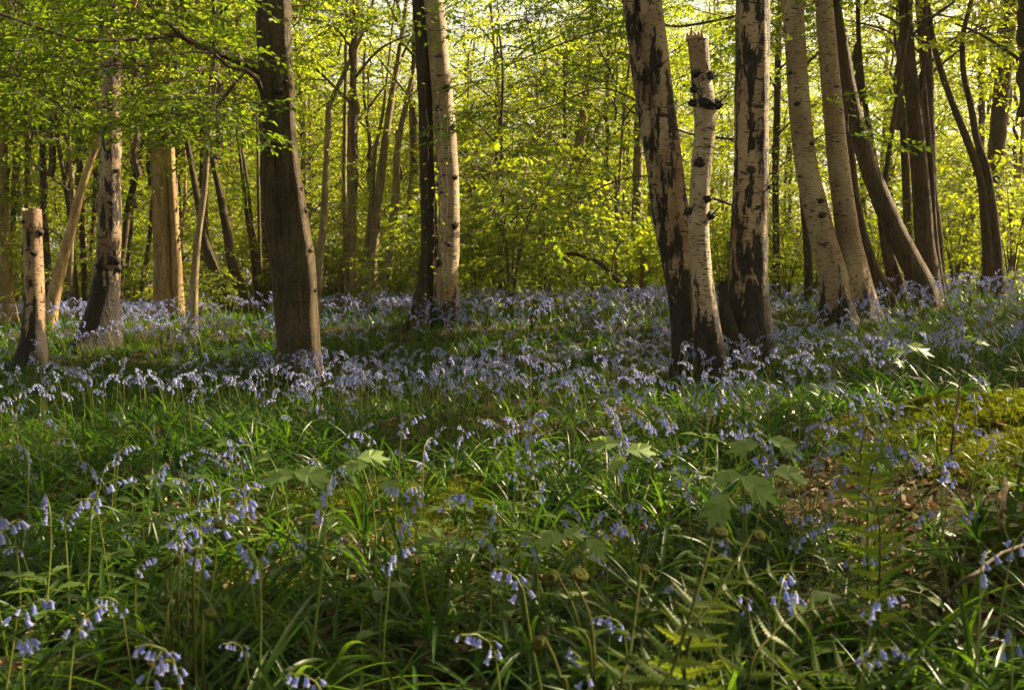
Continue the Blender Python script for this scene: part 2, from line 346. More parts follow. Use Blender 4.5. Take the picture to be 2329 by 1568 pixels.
# ------------------------------------------------------------------ sun, and gaps cut in the crowns to place sun patches
SUN_AZ=math.radians(27); SUN_EL=math.radians(38)
SV=np.array([math.cos(SUN_AZ)*math.cos(SUN_EL),math.sin(SUN_AZ)*math.cos(SUN_EL),math.sin(SUN_EL)])
GAPS=[]
def gap(px,py,d,r): GAPS.append((W(px,py,d),r))
def gapg(px,py,r,h=.25): GAPS.append((onground(px,py,.12),r))
for a in [(1030,1110,.95,.05),(1030,1200,.4,.05),(900,1110,.4,0),(1150,1090,.4,0),(2150,930,.4,0),(2270,940,.4,0),(2200,1000,.25,0),(2150,1110,.22,0),(1900,1060,.25,0),(2050,1180,.15,0),(960,1060,.25,.05),(1110,1060,.2,.05),(900,1130,.15,.05)]: gapg(*a)
for px,py,d,r in [(1250,790,8.5,.35),(1480,840,7.2,.35),(1560,860,7.3,.35),(1640,820,8.0,.30),(1720,770,8,.35),(1800,750,7.5,.35),(1880,740,7.2,.3),(1980,760,6.8,.25),
    (1440,780,8.5,.3),(1300,880,7,.22),(880,850,8,.3),(780,860,8,.2),(960,820,8.5,.25),(1730,830,7,.3),(1900,860,6.5,.3),(2150,860,5.9,.35),(2050,930,5.3,.2),(2250,850,5.9,.3),
    (440,890,6.5,.10),(610,920,6.5,.12),(260,960,5.5,.10),(470,960,5.6,.15),(560,1010,5.3,.25),(1450,1020,4.4,.18),(1820,1030,4.2,.16),(1950,1040,4.1,.12),(1700,1000,4.6,.15),
    (236,1130,2.6,.08),(440,1200,2.3,.08),(100,1160,2.6,.06),(570,1150,2.5,.05),(150,1280,2.5,.10),(900,1280,2.2,.06),(1180,1300,2.2,.10),(1350,1190,2.8,.08),(60,1390,1.9,.05),(220,1410,1.9,.06),(350,1490,1.8,.06),(1720,1100,3.1,.10),(330,1200,2.8,.14),(1400,1500,2.0,.12),(1100,1450,2.0,.12),(2200,1450,2.2,.15),(1280,1300,1.74,.13),(1640,1200,1.8,.08),(1715,1200,1.88,.08),(1240,1450,1.57,.07),(1460,1300,1.78,.07),(1700,1450,1.8,.15),(2000,1250,3,.1),(2150,1130,3.3,.1),(1780,1320,2.2,.08),(700,1540,1.7,.06)]: gap(px,py,d,r)
for i in range(34):
    px=R.uniform(-60,1560); d=R.uniform(12,22); gap(px,R.uniform(668,725),d,R.uniform(.25,.6))
for y in (0,100,200,300,400,500,600,690): gap(370,y,20,.6)
for y in (40,120,260,300,380,470,560): gap(1025,y,14,.10+.06*(y%3))
for y in (60,200,330,400,520,600): gap(1738,y,10,.10)
for y in (80,160,420,640,760): gap(1605,y,9,.08)
for y in (40,150,260): gap(1480,y,9.6,.10)
for y in (120,300,480): gap(1840,y,12.5,.10)
for y in (520,600,700,760): gap(90,y,11.5,.12)
for y in (30,120,170): gap(640,y,10,.09)
for y in (420,500,600): gap(2040,y,14,.12)
for y in range(230,840,75): gap(700,y,9.95,.11)
for y in (330,480,620): gap(270,y,13,.12)
GP=np.array([g[0] for g in GAPS]); GR=np.array([g[1] for g in GAPS])
def in_gap(P):
    P=np.asarray(P); bad=np.zeros(len(P),bool)
    for g,r in zip(GP,GR):
        q=P-g; t=q@SV; dd=np.linalg.norm(q-t[:,None]*SV,axis=1)
        bad|=(dd<r+.09)&(t>1.2)
    return bad
# ------------------------------------------------------------------ crowns: twigs grown from the nearest branch to each spray
def crown_parts(nodes,targets,sprays,rbase=.012,maxd=2.6,pitch=-.12,use_gap=True,sc=(.8,1.25),keepdir=None,gapshift=None):
    """nodes: (n,3) existing branch points; targets: (m,3). returns parts: leaves+twigs"""
    nodes=np.asarray(nodes,float); targets=np.asarray(targets,float)
    D=np.min(np.linalg.norm(targets[:,None]-nodes[None],axis=2),axis=1); order=np.argsort(D)
    N_=list(nodes); nd=np.array(N_); parts=[]; pos=[];hd=[]; depth=np.zeros(len(nd))
    buf=np.zeros((len(nd)+3*len(targets),3)); buf[:len(nd)]=nd; cnt=len(nd)
    for i in order:
        t=targets[i]; q=buf[:cnt]-t; d=np.linalg.norm(q,axis=1)+np.maximum(0,q[:,2])*.4; j=int(np.argmin(d)); a=buf[j].copy(); dist=np.linalg.norm(t-a)
        if dist>maxd: continue
        v=t-a; mid1=a+v*.4+np.array([0,0,.10*dist])+R.normal(0,.05*dist,3); mid2=a+v*.75+np.array([0,0,.07*dist])+R.normal(0,.04*dist,3)
        r0=rbase*(.45+.45*min(dist,2))
        P=catmull(np.array([a,mid1,mid2,t]),max(.12,dist/6)); V,F=tube(P,np.linspace(r0,.004,len(P)),4); parts.append((V,F,1,.5))
        for p in (mid1,mid2,t): buf[cnt]=p; cnt+=1
        pos.append(t); hd.append(math.atan2(v[1],v[0]))
    pos=np.array(pos); hd=np.array(hd)+R.normal(0,.5,len(pos))
    Rm=frames(hd,R.normal(pitch,.16,len(pos)),R.normal(0,.22,len(pos)))
    sp_=scatter(sprays,pos,Rm,R.uniform(*sc,len(pos)))
    out=[]
    for (V,F,m,a) in sp_:
        if use_gap:
            c=V[F[:,0]]; bad=in_gap(c); F=F[~bad]; m=m[~bad]
        out.append((V,F,m,a))
    # split by material (face arrays may mix tri/quads)
    return out+parts
# ------------------------------------------------------------------ trunks
def trunk(path,rad,base_z,n=40,flare=.5,flute=.12,nflute=5,rough=.03,seed=0,bumpf=3.,flareh=.35):
    path=np.asarray(path,float); V,F=tube(path,1.0,n)
    m=len(path); V=V.reshape(m,n,3); C=path[:,None]; dirn=V-C
    ang=np.arange(n)/n*2*PI; h=path[:,2]-base_z
    r=np.asarray(rad)[:,None]*np.ones((m,n))
    ph=R.uniform(0,6,4)
    fl=np.exp(-np.maximum(h,0)/flareh)[:,None]
    lob=(.5+.5*np.cos(nflute*ang+ph[0]+h[:,None]*.3))
    r*=1+flare*fl*(.35+.9*lob*lob)
    r*=1+flute*(np.cos(nflute*ang+ph[1]+h[:,None]*.25)*.5+.5*np.cos((nflute-2)*ang+ph[2]-h[:,None]*.4))*.5
    P=(dirn*np.asarray(rad)[:,None,None]*1.0)
    Q=np.stack([P[...,0]*bumpf*2.5,P[...,1]*bumpf*2.5,np.broadcast_to(h[:,None],(m,n))*bumpf*.7],-1).reshape(-1,3)
    r*=1+rough*4*(fbm(Q+seed*7.3,seed,3)-.5).reshape(m,n)
    Q2=Q*np.array([5,5,2.2]); r*=1+rough*1.2*(fbm(Q2+seed,seed+5,2)-.5).reshape(m,n)
    V=C+dirn*r[...,None]
    return V.reshape(-1,3),F,np.repeat(h,n)
def stem_path(pts,d,H=9.,step=.06,lean_y=0.,dbase=None):
    """pts: (px,py,width px) from top to bottom -> world path bottom to top incl. underground base and the part above the frame"""
    P=[];r=[]
    for (px,py,w,*dd) in pts[::-1]:
        D=dd[0] if dd else d; p=W(px,py,D); P.append(p); r.append(w*.5*D/FPX)
    P=np.array(P); gz=g1(P[0][0],P[0][1])
    dv=(P[0]-P[1]); dv=dv/max(1e-3,abs(dv[2])); 
    if P[0][2]>gz:
        dz=P[0][2]-gz+.02
        b=P[0]+np.array([dv[0]*.7*dz,0,-dz]); P=np.vstack([b,P]); r=[r[0]*1.06]+r
        gz=g1(b[0],b[1]) 
    b2=P[0]+np.array([dv[0]*.1,0,-.25]); P=np.vstack([b2,P]); r=[r[0]*1.05]+r
    top=P[-1]; up=(P[-1]-P[-2]); up/=np.linalg.norm(up)
    if H is not None and top[2]<gz+H:
        h=top[2]; rr=r[-1]; k=0; cur=top.copy(); h0=top[2]
        while cur[2]<gz+H:
            up=up*.8+np.array([R.normal(0,.05),R.normal(0,.05),.25]); up/=np.linalg.norm(up); cur=cur+up*.9
            f=1-(cur[2]-h0)/(gz+H-h0+1e-3); P=np.vstack([P,cur]); r.append(max(.015,rr*max(.12,f)))
    Q=catmull(np.hstack([P,np.array(r)[:,None]]),step)
    return Q[:,:3],np.maximum(Q[:,3],.006),gz
def knot_mesh(s,seed):
    a=np.linspace(0,PI,9);b=np.arange(12)/12*2*PI
    V=np.array([(math.sin(x)*math.cos(y),math.sin(x)*math.sin(y),math.cos(x)) for x in a for y in b])
    V*= (.25+1.3*fbm(V*3.5+seed*3,seed,3))[:,None]*s*np.array([1,1,.75])
    i=np.arange(8)[:,None]*12;j=np.arange(12)[None];k=(j+1)%12
    F=np.stack([i+j,i+12+j,i+12+k,i+k],-1).reshape(-1,4); parts=[(V,F,0,0.)]
    for q in range(4):
        dd=R.normal(0,1,3); dd[1]=-abs(dd[1]); dd/=np.linalg.norm(dd); L=s*R.uniform(1.4,3)
        P=np.array([dd*0,dd*L*.5+[0,0,.1*L],dd*L+[0,0,.4*L]]); Vt,Ft=tube(P,[s*.12,s*.08,s*.03],4); parts.append((Vt,Ft,0,0.))
    return mesh('knot',parts,[M['knot']])
KN=[knot_mesh(1.,i) for i in range(4)]
NOD={}
def hero(name,label,cat,stems,d,mt,H=9.,n=44,knots=(),group=None,flare=.5,flute=.1,nfl=5,rough=.03,step=.05,extra=None,flareh=.35,seed=1,top=None,maxh_n=None):
    paths=[stem_path(s,d,H if top is None else None,step) for s in stems]
    P0,_,gz=paths[0]; base=np.array([P0[0][0],P0[0][1],gz]); 
    # base at the ground crossing
    i0=np.argmin(abs(P0[:,2]-gz)); base=P0[i0].copy(); base[2]=gz
    root=thing(name,label,cat,base,0,group)
    parts=[];nodes=[]
    for k,(P,r,z) in enumerate(paths):
        V,F,h=trunk(P-base,r,z-base[2],n,flare if k==0 or True else .2,flute,nfl,rough,seed+k,flareh=flareh)
        parts.append((V,F,0,h)); nodes.append(P)
        if top is not None:
            Vc,Fc=capf(V,n); Vc[-1,2]+=.0; Vc[:-1,2]+=R.normal(0,.012,n); Vc[:-1,2]+=0.0
            V[-n:]=Vc[:-1]; parts[-1]=(V,F,0,h); parts.append((Vc,Fc,1,0.))
    if extra: parts+=[(V-base,F,m,a) for V,F,m,a in extra]
    link('trunk',mesh(name+'_trunk',parts,[mt,M['wood'] if top is not None else M['twig'],M['ivyb']]),root)
    for (px,py,s,side) in knots:
        p=W(px,py,d); j=np.argmin([np.min(np.linalg.norm(q[0]-p,axis=1)) for q in paths]); Pj,rj,_=paths[j]
        i=np.argmin(np.linalg.norm(Pj-p,axis=1)); rr=rj[i]; s*=1.1
        off=np.array([p[0]-Pj[i][0],0,p[2]-Pj[i][2]]); ox=np.clip(off[0]/rr,-.98,.98); off=np.array([ox*rr,-math.sqrt(1-ox*ox)*rr*.9,off[2]]); off[0]*=.93
        k=link('knot',random.choice(KN),root); q=Pj[i]+off-base; k.location=q; k.scale=(s,s,s); k.rotation_euler=(R.uniform(-.5,.5),R.uniform(-.5,.5),side)
    NOD[name+label[:20]]=np.vstack(nodes)
    return root,base,np.vstack(nodes),paths
def carve(me,loc,rz,s):
    """a copy of a shared crown without the leaves that block one of the sun-patch gaps cut in the canopy"""
    nv=len(me.vertices); V=np.empty(nv*3,np.float32); me.vertices.foreach_get('co',V); V=V.reshape(-1,3)
    Wd=(V*np.array(s))@rotz(rz).T+np.array(loc); bad=in_gap(Wd)
    if bad.sum()<30: return me
    nf=len(me.polygons); ls=np.empty(nf,np.int32); me.polygons.foreach_get('loop_start',ls); lt=np.empty(nf,np.int32); me.polygons.foreach_get('loop_total',lt)
    mi=np.empty(nf,np.int32); me.polygons.foreach_get('material_index',mi); vi=np.empty(len(me.loops),np.int32); me.loops.foreach_get('vertex_index',vi)
    at=np.empty(nv,np.float32); me.attributes['rnd'].data.foreach_get('value',at)
    parts=[]
    for k in (3,4):
        f=np.where(lt==k)[0]
        if len(f)==0: continue
        F=vi[ls[f][:,None]+np.arange(k)[None]]; keep=~bad[F[:,0]]; parts.append((V,F[keep],mi[f][keep],at))
    return mesh('crown_mesh',parts,list(me.materials),smooth=False)
def vol(cx,cy,z0,z1,rad,n,shell=.35,seed=0,thr=.44):
    """random points in a crown volume, clumped, leaving gaps"""
    out=[]
    while len(out)<n:
        P=R.uniform(-1,1,(n*3,3)); rr=np.linalg.norm(P[:,:2],axis=1); t=(P[:,2]+1)/2
        prof=np.sin(np.clip(t*.9+.08,0,1)*PI)**.55
        ok=(rr<prof)&(rr>shell*prof*R.uniform(0,1,len(P)))
        Q=np.stack([cx+P[:,0]*rad,cy+P[:,1]*rad,z0+(z1-z0)*t],1)
        ok&=fbm(Q*.55+seed*11.7,seed,2)>thr
        out+=list(Q[ok])
    return np.array(out[:n])
def add_crown(root,base,nodes,targets,sprays,matkey='leaf',use_gap=True,name='crown',**k):
    ps=crown_parts(nodes,targets,sprays,use_gap=use_gap,**k)
    ps=[(V-base,F,m,a) for V,F,m,a in ps]
    return link(name,mesh(root.name+'_crown',ps,[M[matkey],M['twig']],smooth=False),root)
def pxvol(x0,x1,y0,y1,d0,d1,n,seed=0,thr=.45,f=.9):
    out=[]
    while len(out)<n:
        d=R.uniform(d0,d1,n*2); X=R.uniform(x0,x1,n*2); Y=R.uniform(y0,y1,n*2)
        Q=np.array([W(a,b,c) for a,b,c in zip(X,Y,d)]); Q=Q[fbm(Q*f+seed*5.1,seed,2)>thr]; out+=list(Q)
    return np.array(out[:n])
# ================================================================== FOREGROUND AND MIDDLE TREES
# --- big dark beech, two stems grown together
e1=stem_path([(604,-60,60),(606,100,58),(612,200,52),(614,300,46),(618,400,52),(630,500,60),(645,600,62),(655,700,60)],10.05,None,.05)
beechA,bA,nA,_=hero('beech_tree','big dark brown double-stemmed beech standing alone left of the middle','tree',
  [[(628,-60,66),(627,0,66),(632,100,62),(641,200,54),(647,300,52),(655,400,56),(667,500,66),(678,600,76),(682,700,78),(684,800,84),(687,850,90)],
   [(604,-60,46),(606,100,42),(612,200,40),(613,300,38),(616,400,48),(628,500,56),(645,600,62),(655,700,64),(668,800,66)]],10.0,M['beech'],H=11,n=96,flute=.15,nfl=7,rough=.035,seed=3,step=.035,
  knots=[(700,480,.03,0),(708,570,.035,1),(640,215,.05,2),(655,190,.03,1),(690,430,.025,.4),(722,660,.03,0)],flare=.2)
limb=[W(600,165,10),W(560,142,9.8),W(500,120,9.5),W(450,105,9.2),W(410,78,9.0),W(375,45,8.8),W(330,10,8.6)]
limb2=[W(410,78,9.0),W(330,88,8.8),W(260,96,8.6),W(190,92,8.4),(W(120,72,8.2)),W(50,48,8.1),W(-40,10,8.0)]
limb3=[W(598,215,9.9),W(585,180,9.7),W(560,160,9.5),W(520,150,9.2),W(480,128,9.0),W(440,120,8.8),W(400,130,8.7)]
LP=[];LN=[]
for L,a,b in ((limb,.055,.02),(limb2,.024,.012),(limb3,.028,.010)):
    P=catmull(np.array(L),.15); P=P+ (np.stack([fbm(P*3+5,1,2)-.5,fbm(P*3+9,2,2)-.5,fbm(P*3,4,2)-.5],1))*.12*np.linspace(0,1,len(P))[:,None]
    V,F=tube(P,np.linspace(a,b,len(P)),8); LP.append((V-bA,F,0,1.)); LN.append(P)
link('limb',mesh('limb',LP,[M['twig']]),beechA)
LNs=np.vstack(LN)
tg=np.vstack([pxvol(-60,520,-60,290,7.2,9.6,125,3,.44),pxvol(-60,200,0,360,7.8,9.8,30,4,.48),pxvol(300,540,200,430,10.6,12,22,8,.45),pxvol(520,600,-60,200,10.7,11.5,12,8,.4),pxvol(680,760,-50,60,10,11,6,9)])
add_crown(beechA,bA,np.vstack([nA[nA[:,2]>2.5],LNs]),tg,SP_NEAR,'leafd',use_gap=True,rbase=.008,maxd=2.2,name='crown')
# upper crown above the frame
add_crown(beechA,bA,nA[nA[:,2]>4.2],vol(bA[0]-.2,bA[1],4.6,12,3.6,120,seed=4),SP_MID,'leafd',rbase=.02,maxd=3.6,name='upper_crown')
# --- centre birch pair
birchC,bC,nC,_=hero('birch_tree','silver birch pair in the middle, lit edge on the right stem, black fissured left stem','tree',
  [[(985,-60,46),(987,0,46),(997,120,46),(1008,240,47),(1017,350,47),(1021,450,47),(1021,550,48),(1016,620,50),(1012,690,56),(1011,735,66)]],14.0,M['birchc'],H=11,n=40,flare=.3,flute=.05,nfl=4,rough=.02,
  knots=[(1018,205,.06,0),(1036,405,.05,1),(1000,250,.06,2),(1000,600,.07,0),(1036,515,.06,.5),(992,420,.05,1),(1032,290,.05,1),(1020,555,.05,1)],seed=9)
P,r,z=stem_path([(952,-60,34),(955,0,34),(962,120,34),(967,240,33),(971,400,34),(976,550,38),(970,640,44),(966,690,54),(962,735,66)],14.05,11,.06)
V,F,h=trunk(P-bC,r,z-bC[2],32,.4,.15,5,.05,12); link('second_stem',mesh('stem2',[(V,F,0,h)],[M['ivyb']]),birchC)
# thin ivy strands with a few young leaves climbing the pair
parts=[]
for k in range(9):
    px=R.uniform(960,1025); y0=R.uniform(680,720); y1=R.uniform(150,480); pts=[]
    for y in np.arange(y0,y1,-18):
        px+=R.normal(0,2.4)-.35*(1 if px>1000 else -.3); pts.append(W(px,y,13.72+R.uniform(-.03,.03)))
    P=np.array(pts); V,F=tube(P,.004,4); parts.append((V-bC,F,1,.5))
    for p in P[::2]:
        if R.random()<.6:
            Vl,Fl=leaf_simple(R.uniform(.03,.06),.035); f=frames(np.array([R.uniform(0,6)]),np.array([R.uniform(-.6,.3)]),np.array([R.uniform(-1,1)]))[0]
            parts.append((Vl@f.T+p-bC-[0,.03,0],Fl,0,R.uniform(.2,1)))
link('ivy',mesh('ivy',parts,[M['leaf'],M['twig']]),birchC)
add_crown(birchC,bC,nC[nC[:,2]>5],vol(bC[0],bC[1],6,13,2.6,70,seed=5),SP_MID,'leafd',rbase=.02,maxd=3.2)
# --- birch cluster right of the middle
birchL,bL,nL,_=hero('birch_tree','leaning birch with two fused stems, leftmost trunk of the birch cluster','tree',
  [[(1470,-60,60),(1474,0,60),(1488,100,58),(1500,200,58),(1512,300,60),(1524,400,62),(1538,500,64),(1552,600,62),(1562,700,64),(1572,800,78),(1576,840,90)],
   [(1428,-60,34),(1432,0,34),(1445,100,32),(1458,200,34),(1474,300,34),(1491,400,36),(1506,500,42),(1530,600,48),(1550,700,52),(1560,800,56)]],9.6,M['birchr'],H=11,n=72,flare=.35,flute=.05,nfl=5,rough=.025,
  knots=[(1560,485,.05,0),(1492,150,.05,1)],seed=21)
birchR,bR,nR,_=hero('birch_tree','thick straight birch with rugged dark fissures, rightmost trunk of the birch cluster','tree',
  [[(1712,-60,74),(1712,0,74),(1711,120,76),(1710,240,75),(1709,360,76),(1707,460,80),(1704,560,84),(1703,640,86),(1703,700,92),(1702,760,104),(1700,830,118)]],10.0,M['birchr'],H=12,n=72,flare=.35,flute=.06,nfl=5,rough=.022,
  knots=[(1700,390,.05,0),(1742,425,.045,1)],seed=31)
snag,bS,nS,_=hero('broken_birch','broken-topped birch snag with black branch scars, between the two birch trunks','tree',
  [[(1586,84,44),(1588,100,46),(1594,170,45),(1602,240,50),(1603,300,48),(1596,370,46),(1591,450,46),(1589,540,48),(1594,620,52),(1602,700,58),(1612,780,64),(1624,850,68),(1632,885,76)]],9.0,M['birchs'],n=44,flare=.3,flute=.04,nfl=4,rough=.02,top=1,
  knots=[(1580,170,.05,0),(1612,175,.055,1),(1577,205,.05,2),(1604,238,.08,0),(1630,238,.07,1),(1587,372,.06,.4),(1605,455,.045,1),(1612,490,.055,1),(1562,480,.055,2),(1575,235,.05,1)],seed=41)
# jagged broken rim
parts=[]; tp=nS[-1]
for k in range(16):
    a=k/16*2*PI; r_=.085; p=tp+np.array([math.cos(a)*r_,math.sin(a)*r_,-.03]); hh=R.uniform(.02,.10)*(1.3 if math.cos(a)<0 else .5)
    V,F=tube(np.array([p,p+[0,0,hh*.6],p+[R.normal(0,.008),0,hh]]),[.022,.016,.002],4); parts.append((V-bS,F,0,2.))
link('broken_rim',mesh('rim',parts,[M['wood']]),snag)
# mossy root joint between snag and right trunk
parts=[]
for pts,w in (([W(1645,640,9.85),W(1648,700,9.8),W(1665,770,9.75),W(1680,830,9.75)],[.04,.06,.09,.13]),):
    P=catmull(np.array([np.append(a,b) for a,b in zip(pts,w)]),.06); V,F,h=trunk(P[:,:3]-bR,P[:,3],0,24,.0,.1,4,.05,55); parts.append((V,F,0,h*0))
link('root',mesh('root_joint',parts,[M['rootb']]),birchR)
tg=np.vstack([pxvol(1050,1430,-60,330,11,14,85,6,.50,.8),pxvol(1130,1420,300,560,12,15,28,7,.5),pxvol(1760,1800,-40,200,10,12,4,2)])
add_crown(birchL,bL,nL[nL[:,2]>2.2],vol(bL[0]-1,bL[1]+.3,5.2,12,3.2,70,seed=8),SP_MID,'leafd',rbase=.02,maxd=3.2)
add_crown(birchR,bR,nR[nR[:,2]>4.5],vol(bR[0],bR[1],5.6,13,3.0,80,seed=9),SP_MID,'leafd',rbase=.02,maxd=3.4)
# young beech behind the cluster whose dark branches hang left of it
yb,bY,nY,_=hero('beech_tree','pale-green young beech behind the birch cluster, branches reaching left over the bright gap','tree',
  [[(1708,-60,20),(1708,150,22),(1709,300,24),(1706,450,26),(1704,600,30),(1702,680,34)]],15,M['grey'],H=9,n=16,flare=.3,step=.15)
br=[catmull(np.array(p),.2) for p in ([W(1708,30,14.9),W(1545,60,14.9),W(1450,40,14),W(1360,70,13.2),W(1250,110,12.6),W(1150,150,12.2)],[W(1708,320,15),W(1556,300,14.9),W(1450,230,14),W(1360,200,13.4),W(1260,240,13),W(1180,260,12.8)],[W(1706,480,15),W(1560,430,14.9),W(1470,400,14.2),W(1380,420,13.8),W(1290,470,13.4)])]
link('limb',mesh('limb',[(tube(p,np.linspace(.022,.008,len(p)),6)[0]-bY,tube(p,1,6)[1],0,.5) for p in br],[M['twig']]),yb)
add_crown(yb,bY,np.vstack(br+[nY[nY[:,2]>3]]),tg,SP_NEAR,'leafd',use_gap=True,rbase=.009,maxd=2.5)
# --- right-hand birch pair
birchP,bP,nP,_=hero('birch_tree','clean pale birch pair, two trunks parting from one black foot','tree',
  [[(1800,-60,44),(1803,0,46),(1812,150,46),(1821,270,48),(1834,380,50),(1852,460,54),(1874,550,58),(1896,630,66),(1910,700,82),(1914,745,96)]],12.5,M['birchc'],H=11,n=40,flare=.3,flute=.05,nfl=4,rough=.015,
  knots=[(1858,460,.05,0),(1860,490,.055,1),(1838,330,.04,2),(1806,240,.04,1)],seed=51)
P,r,z=stem_path([(1868,-60,38),(1873,0,38),(1886,150,42),(1898,280,45),(1910,400,48),(1921,480,50),(1932,560,56),(1944,640,70),(1950,700,84),(1950,745,100)],12.6,11,.06)
V,F,h=trunk(P-bP,r,z-bP[2],40,.3,.05,4,.02,61); link('second_stem',mesh('stem2',[(V,F,0,h)],[M['birchc']]),birchP)
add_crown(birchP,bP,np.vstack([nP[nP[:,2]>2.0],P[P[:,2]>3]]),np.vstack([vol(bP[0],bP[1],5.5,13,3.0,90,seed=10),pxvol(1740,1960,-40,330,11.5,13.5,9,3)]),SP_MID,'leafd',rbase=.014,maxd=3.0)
# --- left birch with black base and flared root
birchB,bB,nB,_=hero('birch_tree','birch with broad black flaring foot and pale upper bark beside the sawn stump','tree',
  [[(246,-60,44),(248,0,44),(251,120,43),(252,240,44),(252,340,46),(250,420,48),(249,520,50),(244,600,54),(236,680,62),(226,740,74),(218,785,86)]],13,M['birchr'],H=11,n=60,flare=.4,flute=.05,nfl=3,rough=.03,
  knots=[(268,592,.075,0),(272,612,.06,1),(236,606,.06,.3),(262,320,.045,1),(270,390,.04,.3),(262,460,.05,.4)],seed=71,flareh=.5)
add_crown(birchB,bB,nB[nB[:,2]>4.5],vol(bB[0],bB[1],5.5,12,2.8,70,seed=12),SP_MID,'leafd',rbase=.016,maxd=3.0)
# --- sawn stump
stump,bU,nU,_=hero('tree_stump','tall sawn-off birch stump with flat cut top at the left edge','tree stump',
  [[(72,478,42),(73,495,42),(75,560,41),(77,620,42),(79,690,44),(76,760,50),(72,830,66)]],11.5,M['stumpb'],n=40,flare=.35,flute=.04,nfl=4,rough=.02,top=1,
  knots=[(62,505,.035,1),(94,528,.05,0),(86,576,.04,2)],seed=81)
# --- sunlit beech
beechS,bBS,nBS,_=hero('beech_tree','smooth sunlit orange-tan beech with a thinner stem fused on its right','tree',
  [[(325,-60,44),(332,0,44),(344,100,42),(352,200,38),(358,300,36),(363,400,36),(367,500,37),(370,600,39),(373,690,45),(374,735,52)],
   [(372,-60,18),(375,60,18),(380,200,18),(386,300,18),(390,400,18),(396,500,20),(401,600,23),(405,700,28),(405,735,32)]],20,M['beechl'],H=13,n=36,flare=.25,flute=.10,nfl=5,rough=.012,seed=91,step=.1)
# --- slim and leaning stems
def slim(label,stems,d,mt='grey',H=9,name='slender_tree',n=16,group=None,crown=None,flare=.3,rough=.03):
    r_,b_,n_,p_=hero(name,label,'tree',stems,d,M[mt],H=H,n=n,flare=flare,flute=.08,nfl=3,rough=rough,step=.14,group=group,seed=int(stems[0][0][0])%97)
    return r_,b_,n_
SL=[]
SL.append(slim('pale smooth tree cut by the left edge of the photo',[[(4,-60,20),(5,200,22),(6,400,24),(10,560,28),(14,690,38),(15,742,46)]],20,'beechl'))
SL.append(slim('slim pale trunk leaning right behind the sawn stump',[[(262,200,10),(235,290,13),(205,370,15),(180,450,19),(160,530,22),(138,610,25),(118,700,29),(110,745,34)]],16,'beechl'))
SL.append(slim('thin grey upright stem just right of the sunlit beech',[[(492,180,7),(478,280,9),(470,360,12),(464,440,14),(450,540,15),(443,620,17),(440,735,20)],[(476,200,6),(472,300,7),(465,400,9),(458,500,9),(452,560,8)]],15,'grey'))
SL.append(slim('leaning grey trunk with a sunlit foot, left one of two before the big beech',[[(440,400,14),(455,480,18),(470,560,22),(494,640,24),(515,690,28),(524,725,30)]],20,'beech'))
SL.append(slim('leaning grey trunk with a sunlit foot, right one of two before the big beech',[[(500,440,16),(515,520,20),(528,600,22),(548,660,24),(562,700,28),(568,725,30)]],20,'beech'))
SL.append(slim('brown trunk standing just behind the left leaning grey trunk',[[(462,480,20),(464,560,26),(466,620,28),(468,720,32)]],23,'beech'))
SL.append(slim('dark coppiced stems leaning left, nearest to the left edge of the big beech',[[(560,480,9),(572,560,10),(580,640,11),(590,715,14)],[(572,500,8),(584,580,10),(594,650,10),(598,715,14)],[(590,520,8),(592,600,9),(600,715,12)]],21,'dark'))
SL.append(slim('brown upright stem partly hidden by the left edge of the big beech',[[(600,460,14),(603,560,16),(606,640,18),(607,720,22)],[(620,500,14),(622,600,16),(628,720,22)]],22,'beech'))
SL.append(slim('sinuous slim trunk bending beside the right edge of the big beech',[[(790,150,9),(760,215,12),(748,240,14),(746,300,14),(742,380,14),(738,460,15),(732,540,16),(726,620,17),(724,715,20)]],19,'grey'))
SL.append(slim('straightest slim trunk in the coppice group left of the middle birch pair',[[(812,-60,14),(808,100,16),(802,240,19),(800,400,21),(802,560,22),(806,640,25),(808,712,34)]],21,'grey'))
SL.append(slim('thin pole-like stem at the left of the coppice group left of the middle birch pair',[[(788,80,8),(785,240,9),(783,400,10),(786,560,12),(792,712,16)]],21.3,'grey'))
SL.append(slim('forked stems of the coppice group leaning right towards the middle birch pair',[[(905,140,12),(888,240,15),(874,340,18),(862,440,20),(852,540,22),(845,640,26),(842,712,34)],[(870,260,7),(852,350,9),(846,450,12),(836,560,15),(832,712,20)]],20.5,'grey'))
SL.append(slim('curved stems nearest the middle birch pair in the coppice group',[[(940,160,8),(925,230,12),(905,330,14),(900,440,18),(890,540,20),(878,640,22),(868,712,28)],[(935,260,10),(938,360,11),(932,460,12),(935,560,13),(940,700,16)]],20,'grey'))
SL.append(slim('pale sunlit bent trunk far behind the big-leaved bush',[[(1330,230,18),(1322,300,22),(1308,370,22),(1300,450,20),(1298,520,22),(1293,590,24),(1283,655,34)],[(1345,330,8),(1320,380,9)]],24,'beechl'))
SL.append(slim('thin dark stem beside the pale bent trunk behind the big-leaved bush',[[(1284,300,7),(1284,420,8),(1284,520,9),(1282,655,12)]],24.3,'grey'))
SL.append(slim('broad brown trunk behind the wire fence, left one by the birch cluster',[[(1452,300,20),(1450,420,22),(1447,520,24),(1446,600,27),(1444,690,34)]],24,'grey'))
SL.append(slim('broad brown trunk behind the wire fence, right one by the birch cluster',[[(1488,300,22),(1487,420,24),(1484,520,26),(1482,600,28),(1480,690,36)]],23.6,'grey'))
SL.append(slim('narrow upright trunk seen between the birch cluster and the pale birch pair',[[(1770,100,14),(1768,250,15),(1764,400,16),(1765,560,16),(1763,715,22)]],20,'beech'))
SL.append(slim('reddish-brown trunk just left of the pale birch pair foot',[[(1815,200,14),(1822,360,16),(1830,480,18),(1838,580,19),(1842,720,24)]],17,'beech'))
